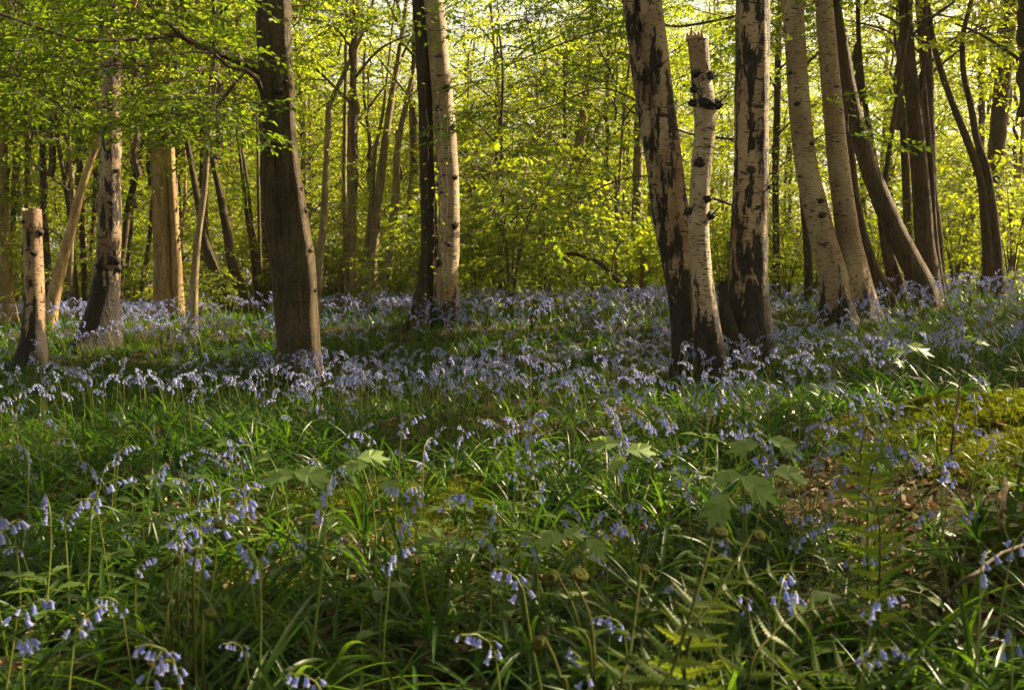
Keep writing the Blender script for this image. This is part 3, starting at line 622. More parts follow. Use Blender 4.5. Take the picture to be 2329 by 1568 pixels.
SL.append(slim('dark trunk leaning left right behind the pale birch pair',[[(1900,60,18),(1916,200,20),(1930,330,22),(1942,440,24),(1962,540,26),(1990,620,28),(2018,680,34),(2026,715,38)]],14.6,'dark'))
SL.append(slim('two thin dark stems bending left between the leaning dark trunks',[[(1955,120,11),(1968,240,12),(1985,340,13),(1998,420,14),(2006,520,15),(2018,600,16),(2034,660,20),(2040,705,24)],[(2012,430,12),(2014,520,14),(2030,590,15),(2048,640,16),(2056,705,20)]],15,'dark'))
LB=slim('thick ridged brown trunk leaning strongly to the left, right of the pale birch pair',[[(1890,-60,24),(1905,50,26),(1922,150,30),(1938,240,34),(1958,320,38),(1984,400,40),(2012,470,44),(2043,540,46),(2075,600,48),(2100,650,54),(2112,700,60)]],14,'dark',n=36,H=10,rough=.04,flare=.12); SL.append(LB)
SL.append(slim('tall dark ridged trunk rising right of the leaning brown trunk',[[(2056,-60,27),(2062,60,28),(2072,180,30),(2082,280,34),(2091,380,38),(2098,460,40),(2103,540,42),(2110,600,44),(2122,705,56)],[(2118,380,12),(2122,480,14),(2126,560,18),(2136,650,24),(2142,705,30)]],15.5,'dark',n=28,H=11,rough=.04,flare=.15))
SL.append(slim('straight dark trunk just right of the tall ridged one',[[(2102,-60,25),(2106,80,26),(2110,200,26),(2112,320,28),(2116,420,28),(2126,520,30),(2132,620,30),(2138,700,36)]],17,'dark',n=24,H=11))
SL.append(slim('slim dark trunk visible between the leaning brown trunk and the tall ridged one',[[(2044,-60,14),(2048,120,15),(2054,260,17),(2060,400,18),(2064,500,20),(2070,690,24)]],18.5,'dark'))
SR=slim('pair of dark crooked stems near the right edge meeting at one foot',[[(2120,80,12),(2140,160,13),(2168,240,14),(2196,310,16),(2222,380,17),(2236,440,20),(2242,520,22),(2250,600,28),(2252,690,40)],[(2205,20,10),(2190,80,11),(2192,170,12),(2208,240,14),(2222,320,15),(2242,380,17),(2254,450,19),(2262,520,22),(2268,600,26),(2268,690,36)]],15.5,'dark',n=20); SL.append(SR)
SL.append(slim('upright greenish trunk behind the crooked dark stems at the right edge',[[(2300,-60,32),(2292,60,34),(2280,180,35),(2270,300,36),(2262,420,36),(2256,520,36),(2254,675,44)]],19,'dark',n=24,H=11))
SL.append(slim('dark trunk cut by the top right corner of the photo',[[(2335,-60,30),(2334,40,30),(2345,200,30),(2370,400,34),(2400,640,44),(2402,690,50)]],14,'dark',n=24,H=11))
SL.append(slim('short-looking reddish trunk between the dark trunks on the right',[[(2218,420,16),(2206,500,18),(2202,560,20),(2200,660,26)]],22,'beech'))
SL.append(slim('leaning tan stem seen between the black-footed birch and the sunlit beech',[[(322,300,14),(308,400,14),(292,470,15),(284,540,14),(276,620,12),(270,735,14)]],22,'beech'))
SL.append(slim('thin dark stem leaning right, just left of the sunlit beech',[[(352,380,7),(345,480,9),(338,560,10),(325,640,12),(316,735,15)]],23,'dark'))
# dark thicket of stems at the left
for i,(pp,dd,lab) in enumerate([([(60,200,9),(62,360,10),(60,470,10),(55,600,11),(60,740,13)],24,'thin dark stem directly behind the cut top of the sawn stump'),
    ([(96,180,12),(98,340,14),(100,480,15),(108,600,16),(116,740,18)],22,'dark stem just right of the cut top of the sawn stump'),
    ([(36,220,8),(34,360,10),(30,480,12),(32,600,12),(38,740,15)],25,'thin dark stem just left of the sawn stump'),
    ([(128,300,9),(146,400,11),(160,500,12),(166,600,13),(178,740,16)],19,'dark forked stem leaning left under the pale leaning trunk'),
    ([(176,330,10),(184,430,12),(186,520,12),(192,620,13),(196,740,16)],22,'dark upright stem left of the black-footed birch'),
    ([(300,420,8),(298,520,9),(290,620,10),(284,735,12)],24,'dark crooked stem just right of the black-footed birch'),
    ([(215,420,8),(212,520,9),(206,600,9),(208,740,12)],26,'thin stem at the left edge of the black-footed birch')]):
    SL.append(slim(lab,[pp],dd,'dark'))
# ------------------------------------------------------------------ crown archetypes shared by the farther trees
def arche(h0,h1,rad,n,sprays,seed,r0=.03,leaf='leaf',sc=(.8,1.25)):
    nodes=np.stack([R.normal(0,.03,30),R.normal(0,.03,30),np.linspace(h0*.8,h1*.93,30)],1)
    # main limbs
    limbs=[];N2=[nodes]
    for k in range(9):
        z=h0+(h1-h0)*.75*(k+.3)/9; a=k*2.4+R.uniform(-.4,.4); L=rad*R.uniform(.55,.85)
        P=catmull(np.array([(0,0,z),(math.cos(a)*L*.45,math.sin(a)*L*.45,z+L*.35),(math.cos(a+.2)*L,math.sin(a+.2)*L,z+L*.55)]),.25)
        V,F=tube(P,np.linspace(r0,.010,len(P)),5); limbs.append((V,F,1,.5)); N2.append(P)
    ps=crown_parts(np.vstack(N2),vol(0,0,h0,h1,rad,n,seed=seed),sprays,use_gap=False,rbase=.012,maxd=2.6,sc=sc)
    V,F=tube(nodes,np.linspace(.07,.012,30),6)
    return mesh('crown_mesh',limbs+ps+[(V,F,1,.5)],[M[leaf],M['twig']],smooth=False)
AR_HI=[arche(3.6,9.5,2.4,130,SP_MID,20+i) for i in range(4)]
AR_LO=[arche(.8,8.0,2.7,250,SP_FAR,30+i,sc=(.6,.95)) for i in range(4)]
AR_FAR=[arche(.6,11.,3.6,290,SP_FAR,40+i) for i in range(4)]
AR_TOP=[arche(5.5,11.5,3.6,200,SP_FAR,50+i) for i in range(2)]
for i,(r_,b_,n_) in enumerate(SL):
    top=n_[np.argmin(abs(n_[:,2]-(b_[2]+5)))] if n_[:,2].max()>b_[2]+5 else n_[np.argmax(n_[:,2])]
    s=R.uniform(.85,1.1); rz=R.uniform(0,6); lc=np.array([top[0],top[1],b_[2]])
    o=link('crown',carve(AR_HI[i%4],lc,rz,(s,s,s)),r_); o.location=(top[0]-b_[0],top[1]-b_[1],0); o.rotation_euler=(0,0,rz); o.scale=(s,s,s)
o=link('crown',AR_HI[1],beechS); o.scale=(1.3,1.3,1.25)
# full background trees (trunk + crown), grown once and copied
def bgtrunk(h,r,seed):
    P=[(0,0,-.2)];
    for z in np.arange(.8,h,1.2): P.append((P[-1][0]+R.normal(0,.07),P[-1][1]+R.normal(0,.07),z))
    P=catmull(np.array(P),.3); V,F,hh=trunk(P,np.linspace(r,.03,len(P)),0,12,.4,.1,3,.04,seed); return mesh('bg_trunk',[(V,F,0,hh)],[M[['beech','grey','grey','beechl'][seed%4]]])
TR=[bgtrunk(8,R.uniform(.05,.08),i) for i in range(4)]; TF=[bgtrunk(11,R.uniform(.08,.13),i) for i in range(4)]
def bgtree(x,y,ar,tr,label,group,s):
    gz=g1(x,y); rz=R.uniform(0,6); r_=thing('forest_tree',label,'tree',(x,y,gz),rz,group); r_.scale=(s,s,s)
    t=link('trunk',random.choice(tr),r_); c=link('crown',carve(random.choice(ar),(x,y,gz),rz,(s,s,s)),r_); return r_
bg=[]
for d0,d1,n,s0 in ((18.5,23,11,.8),(24,32,21,1.0),(34,46,25,1.15),(48,66,22,1.35)):
    for k in range(n):
        px=-250+2950*(k+R.uniform(.1,.9))/n; d=R.uniform(d0,d1)
        if px>1050 and d<24 and R.random()<.2: continue
        if px>1350 and d>23.5 and R.random()<.2: continue
        if px>2350 and d>20 and R.random()<.6: continue
        if d>34 and (1060<px<1420 or px>1880) and R.random()<.5: continue
        bg.append((px,d,s0*R.uniform(.8,1.15)))
bg+=[(1130,26,1.15),(1240,31,1.25),(1340,27,1.1),(1420,30,1.2),(690,27,1.1),(1060,33,1.3),(2240,26,1.1),(2010,29,1.15),(2330,32,1.2)]
for (px,d,s) in bg:
    p=W(px,640,d); side='left' if px<600 else ('middle' if px<1500 else 'right')
    far='farther back' if d>34 else 'behind the bluebells'
    lab={'left':'green-leaved slender tree %s in the dense wood left of the big beech','middle':'yellow-green slender tree %s between big beech and birch cluster','right':'green-leaved slender tree %s to the right of the birch cluster'}[side]%far
    bgtree(p[0],p[1],AR_LO if d<34 else AR_FAR,TR if d<34 else TF,lab,'forest trees '+side+' '+far,s)
# unseen shade trees added towards the sun, crown gaps cut to aim sunlight
for i,(x,y,h0,h1,rad,n) in enumerate([(7.9,5.0,3.4,8.5,2.8,95),(11.2,10.2,4.2,11,3.2,130),(12.5,5.2,4,10,3.0,110),(15.5,12.4,5,13,3.4,140),(9.2,2.6,3.2,8,2.8,95),(17.5,8.5,5.5,13.5,3.4,130),(8.6,8.8,4.6,9.5,2.5,80),(19,15,7,15,3.6,120),(13.5,15.5,5.5,12,3.2,100),(9.6,7.6,6.0,11,2.8,90),(6.6,3.6,4.6,7.5,1.9,50),(11.8,8.0,7,12,2.6,80)]):
    gz=g1(x,y); r_=thing('shade_tree','unseen tall beech added beyond the right edge to shade the floor','tree',(x,y,gz),0,'added shade trees beyond the right edge')
    t=link('trunk',TF[i%4],r_); base=np.array([x,y,gz])
    nodes=np.stack([np.full(30,x),np.full(30,y),gz+np.linspace(h0*.7,h1*.95,30)],1)
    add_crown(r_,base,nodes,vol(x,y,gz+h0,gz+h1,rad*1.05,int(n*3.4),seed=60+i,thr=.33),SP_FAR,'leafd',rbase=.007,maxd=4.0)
for i,(x,y,s) in enumerate([(-3.5,-3,1.),(4.5,-4,1.05),(-8,2.5,1.),(0.5,-8,1.2),(-7,-6,1.1),(8,-3,.95),(-9.5,8.5,1.),(13,0,1.1),(-13,5,1.1),(-4.8,3.0,1.05),(3.6,1.0,1.1)]):  # unseen trees added overhead and behind the camera to cut sky fill
    r_=thing('added_canopy_tree','unseen tall tree added around and behind the camera to block skylight','tree',(x,y,g1(x,y)),R.uniform(0,6),'unseen trees added to block skylight')
    r_.scale=(s,s,s); t=link('trunk',TF[i%4],r_); c_=link('crown',AR_TOP[i%2],r_); c_.rotation_euler=(0,0,i*1.3)
# ------------------------------------------------------------------ bushes
def bush_mesh(h,rad,n,sprays,seed,leaf):
    nodes=[];parts=[]
    for k in range(6):
        a=k*1.05+R.uniform(-.3,.3); L=rad*.6
        P=catmull(np.array([(0,0,-.05),(math.cos(a)*L*.3,math.sin(a)*L*.3,h*.45),(math.cos(a)*L,math.sin(a)*L,h*.85)]),.2); V,F=tube(P,np.linspace(.02,.006,len(P)),5); parts.append((V,F,1,.5)); nodes.append(P)
    ps=crown_parts(np.vstack(nodes),vol(0,0,.15,h,rad,n,shell=.2,seed=seed),sprays,use_gap=False,rbase=.008,maxd=1.5)
    return mesh('bush_mesh',parts+ps,[M[leaf],M['twig']],smooth=False)
BM=[bush_mesh(3.2,1.6,170,SP_MAP,70+i,'maple') for i in range(3)]; BB=[bush_mesh(2.4,1.5,110,SP_MID,80+i,'leaf') for i in range(3)]
for i,(px,d,s,k,lab) in enumerate([(1160,16.5,.95,0,'big-leaved sunlit sycamore bush right of the middle birch pair, left one'),(1240,18,.95,0,'big-leaved sunlit sycamore bush before the pale bent trunk'),(1085,19,.9,0,'big-leaved bush touching the right side of the middle birch pair'),(915,18.5,.55,0,'low big-leaved bush between the coppice group and the middle birch pair'),
    (480,17.5,.30,0,'small bright low sycamore sapling at the foot of the leaning grey trunks'),(420,21.5,.7,1,'low leafy bush behind the foot of the sunlit beech'),(1380,23,.8,1,'low green bush behind the arched dead branch'),(1530,21,.8,1,'low green bush hidden behind the birch cluster'),
    (1640,20,.9,1,'green bush seen through the gap between snag and straight birch'),(1790,19,.75,1,'green bush left of the pale birch pair foot'),(2170,19,.9,0,'sycamore bush between the dark trunks on the right'),(2300,17,.75,0,'sunlit sycamore bush at the right edge of the photo'),
    (150,23,.8,1,'low green bush behind the foot of the slim pale leaning trunk'),(640,23,.9,1,'low bush hidden behind the big beech'),(760,22.5,.8,1,'low green bush right of the big beech'),(1990,20,.8,1,'green bush behind the leaning dark trunks'),(20,24,.9,1,'low green bush behind the left-edge tree'),(2080,24,1.0,1,'green bush behind the tall ridged trunk'),(1120,26,1.0,1,'green bush farther behind the sycamore bushes'),(300,25,.9,1,'low green bush between black-footed birch and sunlit beech'),
    (830,23,.8,1,'low green bush among the coppice group stems'),(960,22,.8,1,'low green bush hidden behind the middle birch pair'),(1320,20,.9,0,'sycamore bush just left of the arched dead branch'),(1440,24.5,1.0,1,'green bush around the broad brown trunks by the fence'),(1600,24,1.0,1,'green bush seen left of the broken birch snag'),(1730,25,1.1,1,'far green bush right of the thick straight birch'),(1860,23,.9,1,'far green bush behind the pale birch pair'),(2230,25,1.0,1,'far green bush behind the crooked dark stems'),(560,24,.9,1,'low green bush behind the leaning grey trunks'),(1200,22,1.0,0,'sycamore bush farther behind the two sunlit ones')]):
    p=W(px,640,d); me=(BM if k==0 else BB)[i%3]
    b=thing('leafy_bush',lab,'bush',(p[0],p[1],g1(p[0],p[1])),R.uniform(0,6)); b.scale=(s,s,s); link('foliage',me,b)
# ------------------------------------------------------------------ far woodland mass
FW=[]
n=520; aa=np.linspace(-.62,.62,n)+R.normal(0,.01,n); dd=R.uniform(70,95,n)
tp=np.stack([dd*np.sin(aa),dd*np.cos(aa),R.uniform(.2,1,n)*np.where(aa>.2,5.,np.where(aa<-.15,17,6))*(.6+.6*vnoise(np.stack([aa*14,aa*0,aa*0],1),5))],1)
BIG=[make_spray(2.6,.42,dens=.75) for _ in range(4)]
tp2=np.vstack([tp+R.normal(0,1.3,tp.shape) for _ in range(4)]); tp2[:,2]=np.abs(tp2[:,2])
ps=scatter(BIG,tp2,frames(R.uniform(0,6.28,len(tp2)),R.normal(-.1,.3,len(tp2)),R.normal(0,.4,len(tp2))),R.uniform(.8,1.4,len(tp2)))
tag(link('far_woodland',mesh('far_woodland',ps,[M['leaf'],M['twig']],smooth=False)),'green mass of far woodland closing the view behind the slender trunks','woodland',kind='stuff')
# ------------------------------------------------------------------ wire fence behind the bluebells
fx=[(147,24),(512,22.5),(773,21.5),(1000,21),(1240,20.5),(1460,20),(1658,19),(1860,19),(2090,20),(2300,21.5)]
fp=[]; 
for px,d in fx:
    p=W(px,640,d); fp.append(np.array([p[0],p[1],g1(p[0],p[1])]))
fen=thing('wire_fence','wire mesh fence on slim wooden posts running behind the trees','fence',fp[4])
for i,p in enumerate(fp):
    q=p-fp[4]; V,F=tube(np.array([q+[0,0,-.2],q+[0,0,.6],q+[.005,0,1.22]]),[.05,.048,.045],8); Vc,Fc=capf(V,8)
    link('post',mesh('post',[(V,F,0,0.),(Vc,Fc,0,0.)],[M['postg' if i in (1,6) else 'post']],smooth=False),fen)
parts=[]
for a,b in zip(fp[:-1],fp[1:]):
    for z in (.15,.32,.5,.68,.88,1.1):
        t=np.linspace(0,1,6)[:,None]; P=a+(b-a)*t-fp[4]; P[:,2]+=z-.02*np.sin(t[:,0]*PI); V,F=tube(P,.0022,3); parts.append((V,F,0,0.))
    L=np.linalg.norm(b-a)
    for k in range(int(L/.3)):
        q=a+(b-a)*(k+.5)/(L/.3)-fp[4]; V,F=tube(np.array([q+[0,0,.15],q+[0,0,.88]]),.0016,3); parts.append((V,F,0,0.))
link('wire_mesh',mesh('wire',parts,[M['wire']]),fen)
# arched dead branch
P=catmull(np.array([W(1290,575,18.4),W(1325,582,18.3),W(1365,598,18.2),W(1392,625,18.1),W(1420,650,18),W(1450,668,18),W(1478,700,18)]),.1)
V,F=tube(P,np.linspace(.03,.075,len(P)),8); pr=[(V,F,0,1.)]
for a,b,c in ((W(1392,622,18.1),W(1396,580,18),W(1412,545,18)),(W(1345,590,18.2),W(1350,640,18.1),W(1342,690,18)),(W(1400,630,18),W(1370,650,17.8),W(1350,700,17.6))):
    V,F=tube(catmull(np.array([a,b,c]),.1),.014,5); pr.append((V,F,0,1.))
tag(link('dead_branch',mesh('dead_branch',pr,[M['twig']])),'dark arched dead branch curving down to the ground left of the birch cluster','branch')
# ================================================================== GROUND
n1=260; xs=np.sinh(np.linspace(-4.6,4.6,n1))*5.5; xs=np.clip(xs,-400,400)
ys=np.concatenate([np.linspace(-60,-2,20),np.linspace(-1.8,14,230),14+np.sinh(np.linspace(.02,4.6,120))*7.8]); 
X,Y=np.meshgrid(xs,ys); Zg=G(X.ravel(),Y.ravel()).reshape(X.shape)
V=np.stack([X,Y,Zg],-1).reshape(-1,3); i=np.arange(len(ys)-1)[:,None]*n1; j=np.arange(n1-1)[None]
F=np.stack([i+j,i+j+1,i+n1+j+1,i+n1+j],-1).reshape(-1,4)
mz=np.clip(moundz(V[:,0],V[:,1])/.08,0,1); mz=np.maximum(mz,np.exp(-(((V[:,0]+.35)/.6)**2+((V[:,1]-4.35)/.5)**2)**2))
m_,nt,o=mat('forest_floor'); n=N(nt); tc=n('ShaderNodeTexCoord').outputs['Object']; at=n('ShaderNodeAttribute',attribute_name='rnd').outputs['Fac']
a1=n('ShaderNodeTexNoise',ins={'Vector':tc,'Scale':28.,'Detail':6.,'Roughness':.7}).outputs['Fac']; a2=n('ShaderNodeTexNoise',ins={'Vector':tc,'Scale':1.3,'Detail':4.}).outputs['Fac']
vo=n('ShaderNodeTexVoronoi',ins={'Vector':tc,'Scale':22.}); 
c1=ramp(n,a1,[(.3,(.018,.012,.007)),(.52,(.06,.038,.018)),(.72,(.15,.09,.042))])
c2=ramp(n,a1,[(.3,(.02,.03,.004)),(.7,(.07,.085,.008))])
f=n('ShaderNodeMath',operation='MAXIMUM',ins={0:at,1:ramp(n,a2,[(.5,(0,0,0)),(.62,(.8,.8,.8))])}).outputs[0]
c=n('ShaderNodeMixRGB',ins={0:f,1:c1,2:c2}).outputs[0]
c=n('ShaderNodeMixRGB',blend_type='MULTIPLY',ins={0:.35,1:c,2:vo.outputs['Color']}).outputs[0]
bp=n('ShaderNodeBump',ins={'Height':a1,'Strength':1.,'Distance':.03}); b=n('ShaderNodeBsdfPrincipled',ins={'Base Color':c,'Roughness':.9,'Specular IOR Level':.15,'Normal':bp.outputs[0]}); nt.links.new(b.outputs[0],o.inputs[0])
tag(link('ground',mesh('ground',[(V,F,0,mz)],[m_])),'brown and mossy forest floor','ground',kind='structure')
# ================================================================== LOW VEGETATION (stuff)
def pts_in(ny0,ny1,dens,extra=.8,spread=.56):
    """uniform world scatter inside the widened view wedge"""
    A=0; y=R.uniform(ny0,ny1,int(200000)); 
    hw=y*spread+extra; keep=R.uniform(0,1,len(y))<hw/(ny1*spread+extra); y=y[keep]; hw=hw[keep]
    area=(ny1-ny0)*((ny0+ny1)*spread+2*extra); n=int(area*dens); n=min(n,len(y)); y=y[:n]; x=R.uniform(-1,1,n)*hw[:n]
    return x,y
def clear(x,y,m=None):
    k=np.ones(len(x),bool)
    for b,r in ((bA,.27),(bC,.25),(bL,.2),(bR,.25),(bS,.15),(bP,.25),(bB,.25),(bU,.16),(bBS,.35)):
        k&=(x-b[0])**2+(y-b[1])**2>r*r
    return k
def blade_t(nb,L,w,seg,keel,arch):
    Vs=[];Fs=[];As=[];off=0
    for b in range(nb):
        a=R.uniform(0,2*PI); l=L*R.uniform(.6,1.15); ww=w*R.uniform(.7,1.2); el=R.uniform(.75,1.35); k=arch*R.uniform(.5,1.5)
        t=np.linspace(0,1,seg+1); th=el-k*t*1.9; ds=l/seg
        rr=np.concatenate([[0],np.cumsum(np.cos(th[:-1])*ds)]); zz=np.concatenate([[0],np.cumsum(np.sin(th[:-1])*ds)]); zz=np.maximum(zz,-.01+.01*t)
        wd=ww*.5*np.sin(np.clip(.35+t*.75,0,1)*PI)**.7*np.where(t>.98,.12,1); wd=ww*.5*(1-t**3.2)**.8*(.6+.4*np.minimum(1,t*4)); wd[-1]=ww*.04
        ca,sa=math.cos(a),math.sin(a); side=np.array([-sa,ca,0]); tw=R.normal(0,.5)
        C=np.stack([rr*ca,rr*sa,zz],1); up=np.stack([-np.sin(th)*ca,-np.sin(th)*sa,np.cos(th)],1)
        tww=tw*t; sd=side[None]*np.cos(tww)[:,None]+up*np.sin(tww)[:,None]
        if keel:
            V=np.stack([C-sd*wd[:,None]+up*wd[:,None]*.35,C,C+sd*wd[:,None]+up*wd[:,None]*.35],1).reshape(-1,3)
            i=np.arange(seg)*3; F=np.concatenate([np.stack([i,i+1,i+4,i+3],1),np.stack([i+1,i+2,i+5,i+4],1)])
        else:
            V=np.stack([C-sd*wd[:,None],C+sd*wd[:,None]],1).reshape(-1,3); i=np.arange(seg)*2; F=np.stack([i,i+1,i+3,i+2],1)
        Vs.append(V);Fs.append(F+off);off+=len(V);As.append(np.full(len(V),R.uniform(0,.6)))
    return np.vstack(Vs),np.vstack(Fs),np.zeros(sum(len(f) for f in Fs),int),np.concatenate(As)
BN=[blade_t(R.integers(7,12),.31,.013,9,True,.8) for _ in range(14)]
BMd=[blade_t(R.integers(6,9),.25,.015,6,False,.75) for _ in range(12)]
BF=[blade_t(6,.22,.020,4,False,.6) for _ in range(10)]
def bareness(x,y):
    """1 = leaf litter or moss shows, 0 = thick leaves"""
    P=np.stack([x*.9,y*.9,0*x],1); b=np.clip((fbm(P,77,2)-.55)*6,0,1)*.30
    b=np.maximum(b,np.clip(moundz(x,y)/.05,0,1)*.93)
    for cx,cy,rx,ry,s in ((1.65,3.95,.75,.85,.93),(1.45,3.0,.5,.45,.9),(2.3,3.4,.8,.6,.9),(0.3,2.0,.25,.2,.5),(-.35,4.35,.6,.55,.95),(-.3,3.7,.5,.4,.8),(1.3,1.9,.3,.2,.3),(-.6,3.2,.5,.25,.4)):
        b=np.maximum(b,s*np.exp(-(((x-cx)/rx)**2+((y-cy)/ry)**2)**2))
    return b
parts=[]
for (y0,y1,den,tmp) in ((1.0,6.0,88,BN),(6.0,13.,70,BMd),(13,26,26,BF)):
    x,y=pts_in(y0,y1,den,1.0,.60); k=clear(x,y)&(R.uniform(0,1,len(x))>bareness(x,y)); k&=~((np.hypot(x,y)<1.25)); x=x[k];y=y[k]
    z=G(x,y); P=np.stack([x,y,z-.01],1); s=R.uniform(.6,1.15,len(x))*(.8+.4*vnoise(P*.7,8))
    Rm=frames(R.uniform(0,6.28,len(x)),R.normal(0,.1,len(x)),R.normal(0,.1,len(x)))
    parts+=scatter(tmp,P,Rm,s,(vnoise(P*.8,31)-.3)*.5)
BL=[blade_t(R.integers(6,9),.38,.014,10,True,.8) for _ in range(8)]
x,y=pts_in(1.2,3.6,34,.8,.60); k=(R.uniform(0,1,len(x))>bareness(x,y))&(np.hypot(x,y)>1.3); x=x[k]; y=y[k]; P=np.stack([x,y,G(x,y)-.01],1)
parts+=scatter(BL,P,frames(R.uniform(0,6.28,len(x)),R.normal(0,.1,len(x)),R.normal(0,.1,len(x))),R.uniform(.7,1.1,len(x)),R.uniform(-.1,.3,len(x)))
tag(link('bluebell_leaves',mesh('bluebell_leaves',parts,[M['blade']])),'dense strap-like green bluebell leaves covering the woodland floor','foliage',kind='stuff')
# leaf litter
def litter_t():
    V,F=leaf_simple(R.uniform(.035,.07),R.uniform(.022,.04),R.uniform(-.8,.8)); V=V.copy(); V[:,2]+=R.uniform(-.6,1.0)*np.sin(V[:,0]*25)*.014+np.array([0,.01,0,.012,-.004,.012])*R.uniform(-1,1); return V,F,np.zeros(len(F),int),np.full(len(V),0.)
LT=[litter_t() for _ in range(12)]
parts=[]
for y0,y1,den in ((1.,6.2,330),(6.2,10,40),(17,32,10)):
    x,y=pts_in(y0,y1,den,1.0,.6); P=np.stack([x,y,G(x,y)+R.uniform(.004,.03,len(x))],1)
    k=((moundz(x,y)<.05*R.uniform(.4,1.5,len(x)))|(R.uniform(0,1,len(x))<.10))&(((x+.35)/.6)**2+((y-4.35)/.55)**2>R.uniform(.5,1.3,len(x))); P=P[k]
    parts+=scatter(LT,P,frames(R.uniform(0,6.28,len(P)),R.normal(0,.28,len(P)),R.normal(0,.3,len(P))),R.uniform(.7,1.3,len(P)),R.uniform(0,1,len(P))**1.4)
tag(link('leaf_litter',mesh('leaf_litter',parts,[M['litter']],smooth=False)),'curled brown dead leaves lying between the green leaves','leaf litter',kind='stuff')
# moss: short fine tufts
MT=[blade_t(8,.034,.004,2,False,.5) for _ in range(8)]
x,y=pts_in(1.5,6.6,2600,.6,.6); k=moundz(x,y)>.025
for cx,cy,rx,ry in ((-.35,4.35,.65,.55),(-.1,3.6,.6,.3),(-.9,3.3,.6,.3)): k|=((x-cx)/rx)**2+((y-cy)/ry)**2<R.uniform(.2,1.3,len(x))
x=x[k];y=y[k]
xm=R.uniform(1.3,5,60000); ym=R.uniform(2.6,6.6,60000); k=moundz(xm,ym)>.03; x=np.concatenate([x,xm[k]]); y=np.concatenate([y,ym[k]])
P=np.stack([x,y,G(x,y)-.004],1); 
parts=scatter(MT,P,frames(R.uniform(0,6.28,len(P)),R.normal(0,.2,len(P)),R.normal(0,.2,len(P))),R.uniform(.6,1.4,len(P)),(vnoise(P*9,3)-.3)*.8)
tag(link('moss',mesh('moss',parts,[M['moss']])),'short green-gold moss carpeting the bank on the right','moss',kind='stuff')
print('veg',time.time()-T0)
# ================================================================== BLUEBELLS
def bell(seg,rings,s=1.):
    pr=[(0,.0016),(.12,.0032),(.35,.0038),(.7,.0041),(.88,.0050),(1.,.0080)] if rings>=5 else ([(0,.002),(.3,.0040),(.75,.0044),(1,.0078)] if rings==3 else [(0,.003),(.6,.0055),(1,.009)])
    L=.0170; a=np.arange(seg)/seg*2*PI; V=[];A=[]
    for k,(t,r) in enumerate(pr):
        rr=np.full(seg,r); z=np.full(seg,-L*t)
        if k==len(pr)-1 and seg>=12:
            tip=np.arange(seg)%2==0; rr=np.where(tip,.0086,.0046); z=np.where(tip,-L*.93,-L*.86)
        if k==len(pr)-1 and seg<12: z=z*.94
        V.append(np.stack([rr*np.cos(a),rr*np.sin(a),z],1)); A.append(np.full(seg,.10+.45*t))
    V=np.vstack(V); m=len(pr); i=np.arange(m-1)[:,None]*seg; j=np.arange(seg)[None]; k2=(j+1)%seg
    return V*s,np.stack([i+j,i+k2,i+seg+k2,i+seg+j],-1).reshape(-1,4),np.concatenate(A)
def plant_geo(h,nb,seg,rings,sseg,nside,seed,lean=.1,full=False):
    """returns stem part, list of (V,F,A) bells in place, bell transforms"""
    r=random.Random(seed); L=h*1.12; q=[];th=PI/2-lean; x=z=0; ns=14; bend=r.uniform(1.6,2.5)
    for i in range(ns+1):
        t=i/ns; q.append((x,0.012*math.sin(t*4+seed),z)); 
        th_=th-(max(0,t-.72)/.28)**1.1*bend; x+=math.cos(th_)*L/ns; z+=math.sin(th_)*L/ns
    P=np.array(q); idx=np.linspace(0,ns,sseg+1).round().astype(int); rad=np.linspace(.0028,.0012,len(idx))
    V,F=tube(P[idx],rad,nside); stem=[(V,F,0,np.repeat(np.linspace(.2,.9,len(idx)),nside))]; bells=[];tf=[]
    bv,bf,ba=bell(seg,rings)
    for i in range(nb):
        t=.76+.24*(i+.5)/nb; f=t*ns; a=int(min(f,ns-1)); p=P[a]+(P[a+1]-P[a])*(f-a)
        az=r.uniform(-1.2,1.2)+(PI if i%2 and i<nb*.4 else 0); pl=(.016*(1.15-t)+.007)*r.uniform(.8,1.3)
        d=np.array([math.cos(az),math.sin(az),.1]); tip=p+d*pl-np.array([0,0,pl*.3])
        if nside>3: 
            V,F=tube(np.array([p,p+d*pl*.7+[0,0,.002],tip]),.0008,3); stem.append((V,F,0,.8))
        s=r.uniform(.75,1.05)*(1 if t<.95 else .75); tilt=r.uniform(.1,.75)
        f_=np.array(Matrix.Rotation(az,3,'Z')@Matrix.Rotation(-tilt,3,'Y')@Matrix.Rotation(r.uniform(0,1),3,'Z'))
        tf.append((tip,f_,s)); bells.append(((bv*s)@f_.T+tip,bf,ba+r.uniform(0,.3)))
    return stem,bells,tf
BELLM=[]
for k in range(3):
    V,F,A=bell(12,5); BELLM.append(mesh('bell',[(V*(1,1,[1,.92,1.08][k]),F,0,A+.12*k)],[M['petal']]))
# near prototypes (stem mesh + separate bells)
PROTO=[]
for k in range(8):
    h=[.32,.36,.30,.38,.34,.30,.40,.35][k]; st,bl,tf=plant_geo(h,[8,10,6,11,8,5,9,7][k],12,5,14,6,k+1,lean=[.05,.12,.2,.02,.16,.3,.08,.1][k])
    PROTO.append((mesh('stem',st,[M['stem']]),tf,h,mesh('flower_head',[(V,F,0,A) for V,F,A in bl],[M['petal']]),float(np.mean([t_[0][0] for t_ in tf]))))
